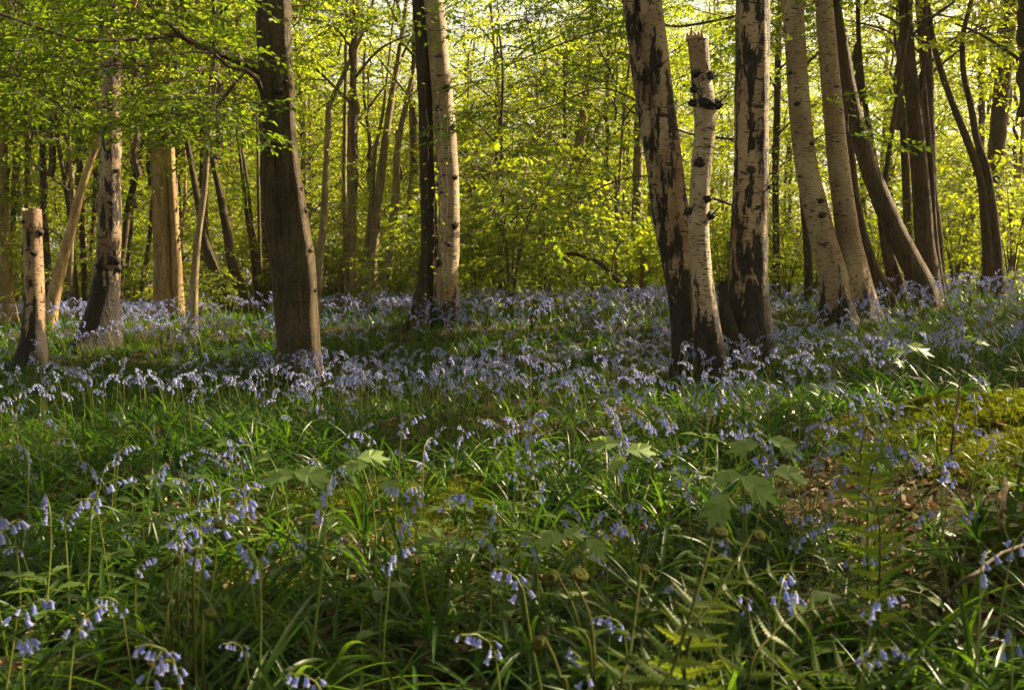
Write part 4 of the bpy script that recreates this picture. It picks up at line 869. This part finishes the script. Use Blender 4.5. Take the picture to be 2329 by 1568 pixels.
# lower detail prototypes for the mass
def lod(seed,seg,rings,sseg,nside,nb):
    st,bl,tf=plant_geo(R.uniform(.30,.42),nb,seg,rings,sseg,nside,seed,lean=R.uniform(0,.25))
    Vs=[];Fs=[];Ms=[];As=[];off=0
    for (V,F,m,a) in st: Vs.append(V);Fs.append(F+off);Ms.append(np.ones(len(F),int));As.append(np.broadcast_to(a,(len(V),)));off+=len(V)
    for V,F,A in bl: Vs.append(V);Fs.append(F+off);Ms.append(np.zeros(len(F),int));As.append(A);off+=len(V)
    return np.vstack(Vs),np.vstack(Fs),np.concatenate(Ms),np.concatenate(As)
L1=[lod(100+i,6,3,7,4,R.integers(8,13)) for i in range(10)]; L2=[lod(200+i,5,2,4,3,R.integers(6,10)) for i in range(10)]
# explicit near ones: (px,py of the flower head, distance)
EXP=[(236,1130,2.45),(100,1165,2.5),(440,1215,2.15),(495,1195,2.1),(570,1150,2.2),(445,1285,2.0),(560,1285,2.0),(735,1075,2.2),(70,1390,1.75),(215,1415,1.75),(255,1385,2.0),(335,1285,2.2),(350,1485,1.6),(395,1530,1.6),
 (335,1540,1.55),(70,1470,1.65),(705,1545,1.55),(900,1275,2.1),(1165,1300,1.95),(1060,1060,2.7),(1180,1030,2.8),(920,1135,2.4),(1100,1475,1.65),(1310,1545,1.5),(1350,1195,2.5),(1420,1195,2.5),(1385,1415,1.85),(1550,1320,2.1),
 (1780,1310,1.95),(1800,1370,1.9),(2000,1385,1.8),(2010,1480,1.65),(2290,1420,1.75),(2245,1290,2.0),(2310,1235,2.2),(1890,1030,3.0),(1950,960,3.2),(2020,1025,3.0),(2075,1050,2.9),(1850,985,3.3),(1720,1045,2.9),(1900,1100,2.8),(1985,1140,2.6),
 (1870,1200,2.6),(1830,1230,2.4),(2160,1080,2.8),(2195,1165,2.6),(2240,1005,3.2),(1510,1000,3.2),(1420,1000,3.4),(1420,1075,3.0),(1220,910,3.6),(1290,880,4.2),(930,960,3.6),(975,1000,3.4),(820,985,3.6),(440,900,5.2),(465,960,4.6),(610,915,5.2),(650,945,5.0),(258,955,4.6),
 (50,930,4.4),(110,960,4.2),(525,1040,3.4),(720,880,4.6),(1890,660,5.6),(1950,600,9.),(1890,745,5.2),(1800,760,5.2),(1850,750,5.4),(1985,755,4.8),(2020,765,4.8),(1700,790,5.6),(1580,790,5.8),(1540,880,4.4),(1500,860,4.6),(1460,850,4.6),(1470,975,3.8),(1640,910,4.0),
 (2220,880,3.8),(2100,640,7.5),(2180,640,8.5),(2290,650,8.),(2310,690,5.4),(1640,1230,2.3),(540,1480,1.8),(20,1160,2.2),(0,1190,2.1),(1960,1260,2.3),(2020,1245,2.4),(2100,1180,2.6),(1700,1370,2.0),(1480,930,3.8),(1400,955,3.9),(560,1010,3.9),(150,1000,3.9)]
CAND=[]
for (px,py,d) in EXP:
    d=d*1.07
    k=R.integers(0,8); h=PROTO[k][2]; p=W(px,py,d); g=g1(p[0],p[1]); hh=p[2]-g
    if hh<.10 or hh>.55: 
        p=onground(px,py,.26 if hh<.1 else .36); g=g1(p[0],p[1]); hh=p[2]-g
    s=float(np.clip(hh/(h*.92),.55,1.45)); rz=R.uniform(0,6.28); hv=PROTO[k][4]; bx=p[0]-math.cos(rz)*hv*s; by=p[1]-math.sin(rz)*hv*s
    CAND.append((bx,by,g1(bx,by),k,s,rz,True))
# random field: density grows with distance
FX=[];FY=[]
def bdens(x,y):
    P=np.stack([x*.55,y*.55,0*x],1); nz=np.clip((fbm(P,41,2)-.38)*4,.08,1)
    d=np.interp(y,[1.5,3.5,5,7,9,13,20,27,30],[3,17,34,40,34,34,26,12,0])
    px,_,_=proj(np.stack([x,y,0*x+.3],1))
    bo=np.exp(-(((px-1650)/350)**2+((y-6.4)/1.6)**2))*15
    d=d*np.where((px<600)&(y>5)&(y<9.5),.55,1)*np.where((px>1950)&(y>9),.6,1)
    d=d*(1-.95*np.clip(moundz(x,y)/.06,0,1))
    return d*nz+bo
x,y=pts_in(1.5,28,95,1.2,.60) if 0 else (None,None)
N0=60000; y=R.uniform(2.3,28,N0); x=R.uniform(-1,1,N0)*(28*.6+1.0); k=abs(x)<y*.6+1.0
dens0=N0/(26.3*2*(28*.6+1)); k&=R.uniform(0,1,N0)<bdens(x,y)/dens0; k&=clear(x,y); x=x[k];y=y[k]
z=G(x,y); P=np.stack([x,y,z],1); px,py,f=proj(P+[0,0,.28]); vis=(px>-20)&(px<2350)&(py>0)&(py<1600)&(f>1.2)
dist=np.where(vis,f,99); order=np.argsort(dist); nIND=295-len(CAND)
ind=order[:nIND]; rest=order[nIND:]
for i in ind: CAND.append((x[i],y[i],z[i],int(R.integers(0,8)),R.uniform(.72,1.12),R.uniform(0,6.28),False))
def lab(px,py,x,y):
    near='tall' if 0 else ''
    return None
LAND=[(1622,880,'the broken birch snag'),(685,860,'the big double-stemmed beech'),(75,800,'the sawn stump'),(2180,880,'the mossy bank'),(1265,1295,'the coiled fern tips at the bottom'),(1630,1190,'the tall half-open fern'),(1720,1110,'the broad sycamore seedling leaves'),(150,1280,'the pale broken log end'),(430,1330,'the rusty fern crozier cluster'),(1060,1110,'the sunlit patch of moss'),(1890,1040,'the bare leaf litter on the right')]
seen={}
NEARB=130
CAND.sort(key=lambda c:c[1])
for i,(bx,by,bz,k,s,rz,ex) in enumerate(CAND):
    pxx,pyy,_=proj([[bx,by,bz+.3*s]]); pxx,pyy=pxx[0],pyy[0]
    L=min(LAND,key=lambda l:(l[0]-pxx)**2+(l[1]-pyy)**2); dx=pxx-L[0]; dy=pyy-L[1]
    where=('left of ' if dx<0 else 'right of ') if abs(dx)>abs(dy) else ('above ' if dy<0 else 'below ')
    if math.hypot(dx,dy)<60: where='right beside '
    base='violet-blue bluebell nodding '+where+L[2]
    seen.setdefault(base,[]).append((by,i)); 
    st,tf,h,head,_hv=PROTO[k]
    r_=thing('bluebell',base,'flower',(bx,by,bz),rz,'bluebells '+where+L[2]); r_.scale=(s,s,s); r_['_n']=i
    link('stem',st,r_)
    if i<NEARB:
        for q,(tip,f_,sc) in enumerate(tf):
            b=link('bell',BELLM[(q+k)%3],r_); b.matrix_local=Matrix.Translation(Vector(tip))@Matrix(f_.tolist()).to_4x4()@Matrix.Scale(sc,4)
    else: link('flower_head',head,r_)
    del r_['_n']
near=y[rest]<11; parts=[]
for idx,tmp in ((rest[near],L1),(rest[~near],L2)):
    P=np.stack([x[idx],y[idx],z[idx]],1); parts+=scatter(tmp,P,frames(R.uniform(0,6.28,len(P)),R.normal(0,.08,len(P)),R.normal(0,.08,len(P))),R.uniform(.8,1.2,len(P)),R.uniform(-.05,.25,len(P)))
print('bluebell mass',len(rest))
tag(link('bluebell_carpet',mesh('bluebell_carpet',parts,[M['petal'],M['stem']])),'violet-blue carpet of bluebells spreading away between the trunks','bluebells',kind='stuff')
# ================================================================== SEEDLINGS, HERBS, FERNS
def maple_plant(label,leaves,root_px,stem_h=None,mt='seedling',name='sycamore_seedling'):
    """leaves: (px,py,d,size,heading,pitch,roll)"""
    c=np.mean([W(l[0],l[1],l[2]) for l in leaves],axis=0); gz=g1(c[0],c[1]-.0); base=np.array([c[0],c[1]+.02,gz])
    r_=thing(name,label,'seedling',base); node=base+np.array([0,0,max(.05,(c[2]-gz)*.75)])
    V,F=tube(catmull(np.array([base-[0,0,.03],(base+node)/2+[.01,0,0],node]),.03)-base,.003,6); parts=[(V,F,0,.4)]
    for (px,py,d,s,h,p,ro) in leaves:
        ro=.62*(1 if math.cos(h)>0 else -1)+ro*.3; s*=1.15
        q=W(px,py,d); f=frames(np.array([h]),np.array([p]),np.array([ro]))[0]; att=q-f[:,0]*s*.32
        V,F=tube(catmull(np.array([node,(node+att)/2+[0,0,.015],att]),.02)-base,.0016,5); parts.append((V,F,0,.6))
        V,F=leaf_maple(s); # subdivide veins by folding between lobes
        o=link('leaf',mesh('leaf',[(V,F,0,R.uniform(.1,.7))],[M[mt]],smooth=False),r_); o.matrix_local=Matrix.Translation(Vector(att-base))@Matrix(f.tolist()).to_4x4()
    link('stem',mesh('stem',parts,[M['stem']]),r_)
maple_plant('sycamore seedling with four broad drooping leaves right of centre',[(1715,1105,2.75,.13,-.4,-.55,.1),(1790,1078,2.9,.12,.1,-.25,.1),(1660,1085,2.8,.10,2.8,-.2,.1),(1635,1150,2.7,.12,-2.2,-.7,.1)],0)
maple_plant('sycamore seedling behind the broad drooping one',[(1775,1008,3.4,.12,-.2,-.4,0),(1700,1015,3.5,.12,3.0,-.2,.1),(1730,985,3.6,.09,1.2,-.1,0)],0)
maple_plant('sycamore seedling with pale ribbed leaf beside the flowers before the pale birch pair',[(2085,792,5.0,.14,-.2,-.35,.1),(2040,800,5.1,.13,3.0,-.15,.0),(2045,822,4.9,.09,-1.8,-.3,0)],0)
maple_plant('small sycamore seedling on the right among strap leaves',[(2230,780,6.0,.10,.1,-.1,0),(2210,770,6.0,.09,2.8,-.1,0)],0)
maple_plant('low sycamore seedling between the big beech and the moss patch',[(640,1085,3.1,.12,3.0,-.1,.1),(700,1080,3.1,.13,-.1,-.15,0),(600,1040,3.4,.10,2.5,0,0)],0)
maple_plant('sycamore seedling with flat leaves left of the sunlit moss patch',[(840,1040,3.3,.11,.3,-.05,0),(815,1060,3.2,.09,3.3,-.1,0),(880,1105,3.0,.08,-.4,-.2,0)],0)
maple_plant('pale small sycamore seedling above the coiled fern tips',[(1350,1240,2.5,.075,-.7,-.6,0),(1260,1225,2.5,.09,3.0,-.15,.1),(1300,1215,2.6,.07,.3,-.1,0)],0)
maple_plant('sycamore seedling over the broad shaded leaves in the middle right',[(1380,1010,3.6,.13,2.9,-.1,0),(1450,1025,3.5,.12,.1,-.1,.1),(1400,1050,3.4,.10,-1.4,-.2,0)],0)
maple_plant('single-leaved seedling near the foot of the big beech on its right',[(1130,690,12,.12,0,-.3,.6),(1120,705,12,.1,3,-.3,.4)],0)
# leafy herbs (toothed ovate leaves in pairs)
def herb_leaf(L,w):
    t=np.linspace(0,1,8); wd=w*.5*np.sin(t**.8*PI)**.8*(1+.12*np.where(np.arange(8)%2,1,-1)); wd[0]=wd[-1]=.0005
    z=-.25*L*t**2; V=np.stack([np.stack([t*L,-wd,z+wd*.35],1),np.stack([t*L,0*t,z],1),np.stack([t*L,wd,z+wd*.35],1)],1).reshape(-1,3); i=np.arange(7)*3
    return V,np.concatenate([np.stack([i,i+1,i+4,i+3],1),np.stack([i+1,i+2,i+5,i+4],1)])
def herb_mesh(h,tiers,L,seed):
    r=random.Random(seed); parts=[]; P=catmull(np.array([(0,0,-.02),(.01*r.uniform(-1,1),0,h*.5),(.02*r.uniform(-1,1),.02*r.uniform(-1,1),h)]),.03); V,F=tube(P,np.linspace(.003,.0015,len(P)),5); parts.append((V,F,1,.4))
    for k in range(tiers):
        z=h*(.35+.65*k/max(1,tiers-1)); a0=k*1.57+r.uniform(-.4,.4); c=P[min(len(P)-1,int(z/h*(len(P)-1)))]
        for j in range(2 if k<tiers-1 else 3):
            a=a0+j*(PI if k<tiers-1 else 2.1); l=L*r.uniform(.7,1.1)*(1 if k<tiers-1 else .8); f=frames(np.array([a]),np.array([r.uniform(-.1,.35)]),np.array([r.uniform(-.2,.2)]))[0]
            q=c+f[:,0]*.02; V,F=tube(np.array([c,q]),.0012,4); parts.append((V,F,1,.5)); V,F=herb_leaf(l,l*.55); parts.append((V@f.T+q,F,0,r.uniform(0,.6)))
    return mesh('herb',parts,[M['herb'],M['stem']])
HM=[herb_mesh(R.uniform(.13,.24),R.integers(2,5),R.uniform(.05,.075),i) for i in range(8)]
HPX=[(200,1190,2.6,'two-leaved pale green herb lit by sun below the leftmost bluebells'),(300,1195,2.7,''),(435,1150,2.9,''),(340,1210,2.6,''),(480,1185,2.8,''),(260,1290,2.2,''),(330,1260,2.4,''),(420,1240,2.4,''),(560,1190,2.7,''),(520,1100,3.2,''),(640,1140,3,''),
 (1020,1240,2.4,''),(960,1290,2.2,''),(1060,1290,2.1,''),(1000,1330,2.0,''),(1180,1250,2.4,''),(1220,1200,2.6,''),(1120,1400,1.9,''),(1150,1350,1.95,''),(1220,1360,1.9,''),(980,1230,2.6,''),(900,1330,2.0,''),(860,1420,1.8,''),(2300,900,4.5,''),(2280,1150,2.6,''),(2190,960,3.2,''),(2080,965,3.4,''),(1600,1080,3,''),(1530,1080,3,''),(1570,1140,2.8,''),
 (1340,960,3.6,''),(1260,940,3.8,''),(1380,930,3.8,''),(60,1050,3.2,''),(180,1080,3.1,''),(40,1330,2,''),(120,1350,1.9,''),(640,1330,2.1,''),(740,1250,2.4,''),(1900,1400,1.8,''),(2100,1460,1.7,''),(2150,1330,2,''),(1850,1480,1.65,'')]
for i,(px,py,d,l) in enumerate(HPX):
    p=onground(px,py+10,.12); L=min(LAND,key=lambda q:(q[0]-px)**2+(q[1]-py)**2); w=('left of ' if px<L[0] else 'right of ')
    w2='just above ' if py<L[1]-60 else ('just below ' if py>L[1]+60 else '')
    r_=thing('leafy_herb',l or ('low green herb with toothed oval leaves '+(w2 or w)+L[2]),'herb',(p[0],p[1],g1(p[0],p[1])),R.uniform(0,6),'leafy herbs '+(w2 or w)+L[2]); link('leaves',HM[i%8],r_); s=R.uniform(1.1,1.6); r_.scale=(s,s,s)
# ferns
def pinna(L,w,curl=0.):
    """one toothed leaflet as a continuous strip"""
    n=8; t=np.linspace(0,1,2*n+1); env=w*(1-t)**.75*np.minimum(1,.45+t*6)+.0004
    tooth=np.where(np.arange(2*n+1)%2==1,1.0,.42); a=env*tooth; z=-.16*L*t*t
    V=np.stack([np.stack([t*L,-a,z+.15*a],1),np.stack([t*L-.004,0*t,z],1),np.stack([t*L,a,z+.15*a],1)],1).reshape(-1,3); i=np.arange(2*n)*3
    return V,np.concatenate([np.stack([i,i+3,i+4,i+1],1),np.stack([i+1,i+4,i+5,i+2],1)])
def fern(label,pts,head_r,npin,pinL,cat='fern',mt='fuzz',start=.25,coil=True,group=None,facing=0.):
    pinL*=1.5; head_r*=.82
    """pts (px,py,d) from foot to tip"""
    P=np.array([W(*p) for p in pts]); b=P[0].copy(); b[2]=g1(b[0],b[1]); P=np.vstack([b-[0,0,.02],P]) if P[0][2]>b[2] else P
    P=catmull(P,.012); r_=thing('fern_frond',label,cat,b,0,group)
    rad=np.linspace(.0036,.0026,len(P)); T=P[-1]-P[-3]; T/=np.linalg.norm(T)
    if coil:
        # spiral crozier in the vertical plane through the tip
        side=np.array([math.cos(facing),math.sin(facing),0]); side-=T*np.dot(side,T); side/=np.linalg.norm(side)
        c=P[-1]+side*head_r; a=np.linspace(0,1.7*2*PI,46); rr=head_r*(1-.80*a/a[-1])
        Sp=c-side*(rr*np.cos(a))[:,None]+T*(rr*np.sin(a))[:,None]
        P2=np.vstack([P,Sp[1:]]); rad2=np.concatenate([rad,np.linspace(.0042,.0065,10),np.full(len(Sp)-11,.0068)])*np.concatenate([np.ones(len(P)),np.full(len(Sp)-1,head_r/.017)**.6])
        V,F=tube(P,rad,7); link('stalk',mesh('stalk',[(V-b,F,0,.15)],[M['fuzz']]),r_)
        V,F=tube(Sp,rad2[len(P)-1:][:len(Sp)],8); V=V+ (fbm(V*300,5,2)-.5)[:,None]*.0022; pr=[(V-b,F,0,.2)]
        n=260; a_=R.integers(0,len(Sp)-1,n); dirs=R.normal(0,1,(n,3)); dirs/=np.linalg.norm(dirs,axis=1)[:,None]
        for q,dv in zip(Sp[a_],dirs):   # brown scale hairs
            p0=q+dv*.005; pr.append((np.array([p0,p0+np.cross(dv,[0,0,1])*.0012,p0+dv*.0035])-b,np.array([[0,1,2]]),0,.9))
        link('coiled_tip',mesh('coil',pr,[M['fuzz']]),r_)
    else:
        V,F=tube(P,np.linspace(.003,.001,len(P)),6); link('stalk',mesh('stalk',[(V-b,F,0,.4)],[M['fuzz']]),r_)
    pr=[]; m=len(P)
    Tn=np.gradient(P,axis=0); Tn/=np.linalg.norm(Tn,axis=1)[:,None]
    for k in range(npin):
        t=start+(1-start)*(k+.5)/npin; i=min(m-1,int(t*(m-1))); L=pinL*(math.sin((.18+.82*(1-(t-start)/(1-start)))*PI*.55)**1.0 if not coil else (1-.75*(t-start)/(1-start)))
        if not coil: sd=np.cross(Tn[i],[0,-.8,.6]); sd/=np.linalg.norm(sd)
        else: sd=np.cross(Tn[i],[math.sin(facing)*.3,-1 if abs(Tn[i][2])>.6 else 0,.3 if abs(Tn[i][2])>.6 else 1]); sd=sd/np.linalg.norm(sd)
        for s in (1,-1):
            f0=sd*s+Tn[i]*.35+R.normal(0,.08,3); f0/=np.linalg.norm(f0); l0=Tn[i]-f0*np.dot(Tn[i],f0)+R.normal(0,.15,3); l0-=f0*np.dot(l0,f0); l0/=np.linalg.norm(l0); u0=np.cross(f0,l0)
            f=np.stack([f0,l0,u0],1); V,F=pinna(L,L*.17); pr.append((V*np.array([1.,1.1,1])@f.T+P[i]-b,F,0,R.uniform(0,.6)))
            V,F=tube(np.array([P[i],P[i]+f0*L*.9-[0,0,.08*L]])-b,.0008,3); pr.append((V,F,1,.4))
    if pr: link('pinnae',mesh('pinnae',pr,[M['fern'],M['stem']],smooth=False),r_)
fern('tall half-open fern leaning right with a coiled tip, right of the bottom middle',[(1500,1620,1.55),(1530,1520,1.6),(1570,1400,1.65),(1600,1300,1.72),(1625,1210,1.8)],.014,10,.075,facing=-.2,start=.3)
fern('fern with a round coiled tip and short side leaflets beside the tallest frond',[(1560,1500,1.72),(1620,1370,1.78),(1670,1280,1.84),(1712,1212,1.9)],.014,9,.07,facing=.1,start=.3)
fern('coiled fern tip on a straight stalk, left of three close together at the bottom',[(1345,1520,1.6),(1320,1430,1.66),(1300,1370,1.7),(1268,1308,1.75)],.017,5,.05,facing=2.7,start=.35)
fern('coiled fern tip on a straight stalk, middle of three close together at the bottom',[(1352,1560,1.6),(1350,1460,1.64),(1338,1390,1.68),(1302,1312,1.74)],.017,5,.05,facing=.2,start=.35)
fern('low coiled fern tip, the shortest stalk near the bottom edge',[(1290,1600,1.5),(1275,1540,1.54),(1258,1490,1.57),(1240,1455,1.6)],.015,3,.045,facing=2.5,start=.3)
fern('slim upright fern with narrow brown tip between coiled tips and tall frond',[(1410,1600,1.55),(1430,1500,1.62),(1445,1400,1.7),(1458,1290,1.78)],.008,9,.06,facing=.3,start=.25)
for i,(pts,hr) in enumerate([([(385,1480,2.0),(380,1400,2.05),(388,1360,2.1)],.015),([(420,1480,2.0),(428,1400,2.03),(425,1360,2.08)],.014),([(460,1470,1.98),(462,1420,2.0),(462,1395,2.03)],.015),([(390,1400,2.1),(380,1330,2.15),(388,1280,2.2)],.014),([(440,1300,2.05),(468,1240,2.1),(490,1190,2.15)],.013),([(405,1380,2.1),(408,1320,2.15),(405,1270,2.2)],.010)]):
    fern('rusty coiled fern tip in the left cluster, %s'%['leftmost of the low ones','middle of the low ones','rightmost of the low ones','short one above the low ones','highest one on the right','slimmest one in its middle'][i],pts,hr,0,.05,group='rusty fern croziers',facing=[2.8,.2,.5,2.6,.3,2.2][i])
# open fronds lower right and right
FR=[([(1480,1590,1.75),(1560,1520,1.8),(1650,1490,1.8),(1760,1500,1.82)],11,.045,'open fern frond spreading low at the foot of the tall half-open fern'),
 ([(1440,1580,1.75),(1490,1500,1.8),(1530,1440,1.85),(1580,1410,1.9)],10,.04,'small fern frond just left of the tall half-open fern stalk'),
 ([(1700,1560,1.6),(1760,1440,1.7),(1830,1390,1.78),(1920,1370,1.85)],12,.045,'arching open fern frond near the bottom right'),
 ([(1800,1590,1.6),(1900,1520,1.65),(2000,1500,1.7),(2090,1510,1.72)],12,.045,'lowest arching fern frond near the bottom right corner'),
 ([(1600,1420,1.8),(1680,1330,1.85),(1750,1300,1.9),(1830,1300,1.95)],10,.042,'open fern frond behind the tall half-open fern'),
 ([(1960,1010,3.2),(2000,960,3.25),(2050,945,3.3),(2110,965,3.35)],14,.075,'arching fern frond at the edge of the mossy bank, upper one'),
 ([(1980,1080,3.0),(2040,1040,3.0),(2100,1030,3.05),(2160,1050,3.1)],13,.07,'arching fern frond at the edge of the mossy bank, lower one'),
 ([(1380,1600,1.7),(1420,1540,1.72),(1480,1500,1.75),(1540,1510,1.76)],9,.035,'fern frond touching the bottom edge by the coiled tips'),
 ([(2000,1200,2.4),(1960,1120,2.5),(1900,1090,2.6),(1830,1085,2.7)],12,.06,'fern frond arching left over the bare leaf litter')]
for pts,n_,L,lb in FR: fern(lb,pts,.01,n_,L,coil=False,start=.12)
# ------------------------------------------------------------------ sticks
def stick(name,label,pts,r0,r1,mt,cat,n=8):
    P=catmull(np.array([W(*p) for p in pts]),.03); P+= (np.stack([fbm(P*14,1,2),fbm(P*14,2,2),fbm(P*14,3,2)],1)-.5)*.02
    V,F=tube(P,np.linspace(r0,r1,len(P)),n); Vc,Fc=capf(V,n); V0,F0=capf(V,n,False)
    tag(link(name,mesh(name,[(V,F,0,1.),(Vc,Fc,0,1.),(V0,F0[:,::-1],0,1.)],[M[mt]])),label,cat)
def gst(px,py,h=.02): p=onground(px,py,h); return (px,py,p[1])
stick('broken_log','pale sunlit broken log end lying in the leaves at the lower left',[gst(118,1318,.03),gst(145,1285,.03),gst(168,1262,.035)],.022,.019,'wood','log',10)
stick('pale_stick','pale crooked stick standing up from the mossy bank at the right edge',[gst(2278,1205),(2280,1150,2.75),(2288,1110,2.8),(2284,1085,2.85)],.009,.006,'wood','stick')
stick('pale_stick','thin pale stick lying across the litter below the mossy bank',[gst(2100,1232),gst(2160,1215,.03),gst(2220,1205,.04),gst(2280,1200,.03)],.006,.005,'wood','stick')
stick('dark_stick','dark arching stick rising into the lower right corner',[gst(2130,1400,.03),(2180,1330,2.2),(2260,1270,2.3),(2340,1230,2.4)],.007,.004,'twig','stick')
stick('dry_reed','thin dry brown upright stem in front of the mossy bank',[gst(2160,1060),(2168,1000,3.4),(2176,930,3.5),(2182,862,3.6)],.007,.004,'twig','dry stem')
stick('fallen_twig','thin brown fallen twig lying below the big beech foot',[gst(430,850,.05),gst(470,862,.05),gst(520,880,.04)],.015,.01,'twig','twig')
stick('fallen_twig','thin brown twig lying across the ferns right of the middle',[gst(1680,1250,.05),gst(1800,1255,.05),gst(1890,1300,.04)],.006,.004,'twig','twig')
stick('mossy_branch','pale thin fallen branch lying across the moss patch in the middle',[gst(740,1180,.03),gst(830,1165,.03),gst(900,1160,.03)],.007,.004,'wood','branch')
# ================================================================== CAMERA, SUN, SKY
cam=bpy.data.cameras.new('camera'); co=bpy.data.objects.new('camera',cam); COL.objects.link(co); co.location=(0,0,CAMZ); co.rotation_euler=(PI/2-PITCH,0,0)
cam.sensor_width=36; cam.lens=FPX/2329*36; cam.clip_start=.05; cam.clip_end=2000
cam.dof.use_dof=True; cam.dof.focus_distance=9.5; cam.dof.aperture_fstop=7.1
S.camera=co
w=bpy.data.worlds.new('World'); S.world=w; w.use_nodes=True; nt=w.node_tree; bgN=nt.nodes['Background']
sky=nt.nodes.new('ShaderNodeTexSky'); sky.sky_type='NISHITA'; sky.sun_disc=False; sky.sun_elevation=SUN_EL; sky.sun_rotation=PI/2-SUN_AZ; sky.air_density=1.2; sky.dust_density=5.0
wm=nt.nodes.new('ShaderNodeMixRGB'); wm.blend_type='MULTIPLY'; wm.inputs[0].default_value=1; wm.inputs[2].default_value=(1.18,1.0,.74,1)
nt.links.new(sky.outputs[0],wm.inputs[1]); nt.links.new(wm.outputs[0],bgN.inputs[0]); bgN.inputs[1].default_value=.05
# bright thin haze low in the evening sky
tcw=nt.nodes.new('ShaderNodeTexCoord'); sx=nt.nodes.new('ShaderNodeSeparateXYZ'); nt.links.new(tcw.outputs['Generated'],sx.inputs[0])
mr=nt.nodes.new('ShaderNodeMapRange'); mr.interpolation_type='SMOOTHSTEP'; mr.inputs[1].default_value=.5; mr.inputs[2].default_value=.12; mr.inputs[3].default_value=0; mr.inputs[4].default_value=.13; nt.links.new(sx.outputs[2],mr.inputs[0])
bg2=nt.nodes.new('ShaderNodeBackground'); bg2.inputs[0].default_value=(1,.92,.70,1); nt.links.new(mr.outputs[0],bg2.inputs[1])
ad=nt.nodes.new('ShaderNodeAddShader'); nt.links.new(bgN.outputs[0],ad.inputs[0]); nt.links.new(bg2.outputs[0],ad.inputs[1]); nt.links.new(ad.outputs[0],nt.nodes['World Output'].inputs[0])
# thin warm air between the trees
bpy.ops.mesh.primitive_cube_add(size=1,location=(0,45,12)); hz=bpy.context.object; hz.name='haze'; hz.scale=(300,300,28)
m_,nt2,o2=mat('haze_air'); pv=nt2.nodes.new('ShaderNodeVolumePrincipled'); pv.inputs['Color'].default_value=(.95,.93,.85,1); pv.inputs['Density'].default_value=.0005; pv.inputs['Anisotropy'].default_value=.5
nt2.links.new(pv.outputs[0],o2.inputs['Volume']); hz.data.materials.append(m_); tag(hz,'faint warm evening haze between the trees','haze',kind='stuff')
sl=bpy.data.lights.new('sun','SUN'); sl.energy=5; sl.angle=math.radians(.5); sl.color=(1,.79,.50); so=bpy.data.objects.new('sun',sl); COL.objects.link(so)
so.rotation_euler=Vector(SV).to_track_quat('Z','Y').to_euler(); so.location=(20,20,20)
S.view_settings.view_transform='Standard'; S.view_settings.look='None'; S.view_settings.exposure=2.05; S.view_settings.gamma=1
S.render.engine='CYCLES'; c=S.cycles; c.max_bounces=7; c.diffuse_bounces=4; c.glossy_bounces=2; c.transmission_bounces=4; c.transparent_max_bounces=4
c.use_adaptive_sampling=True; c.adaptive_threshold=.02; c.use_denoising=True; c.sample_clamp_indirect=4; c.caustics_reflective=False; c.caustics_refractive=False
print('script',time.time()-T0,'objs',len(bpy.data.objects),'polys',sum(len(m.polygons) for m in bpy.data.meshes))
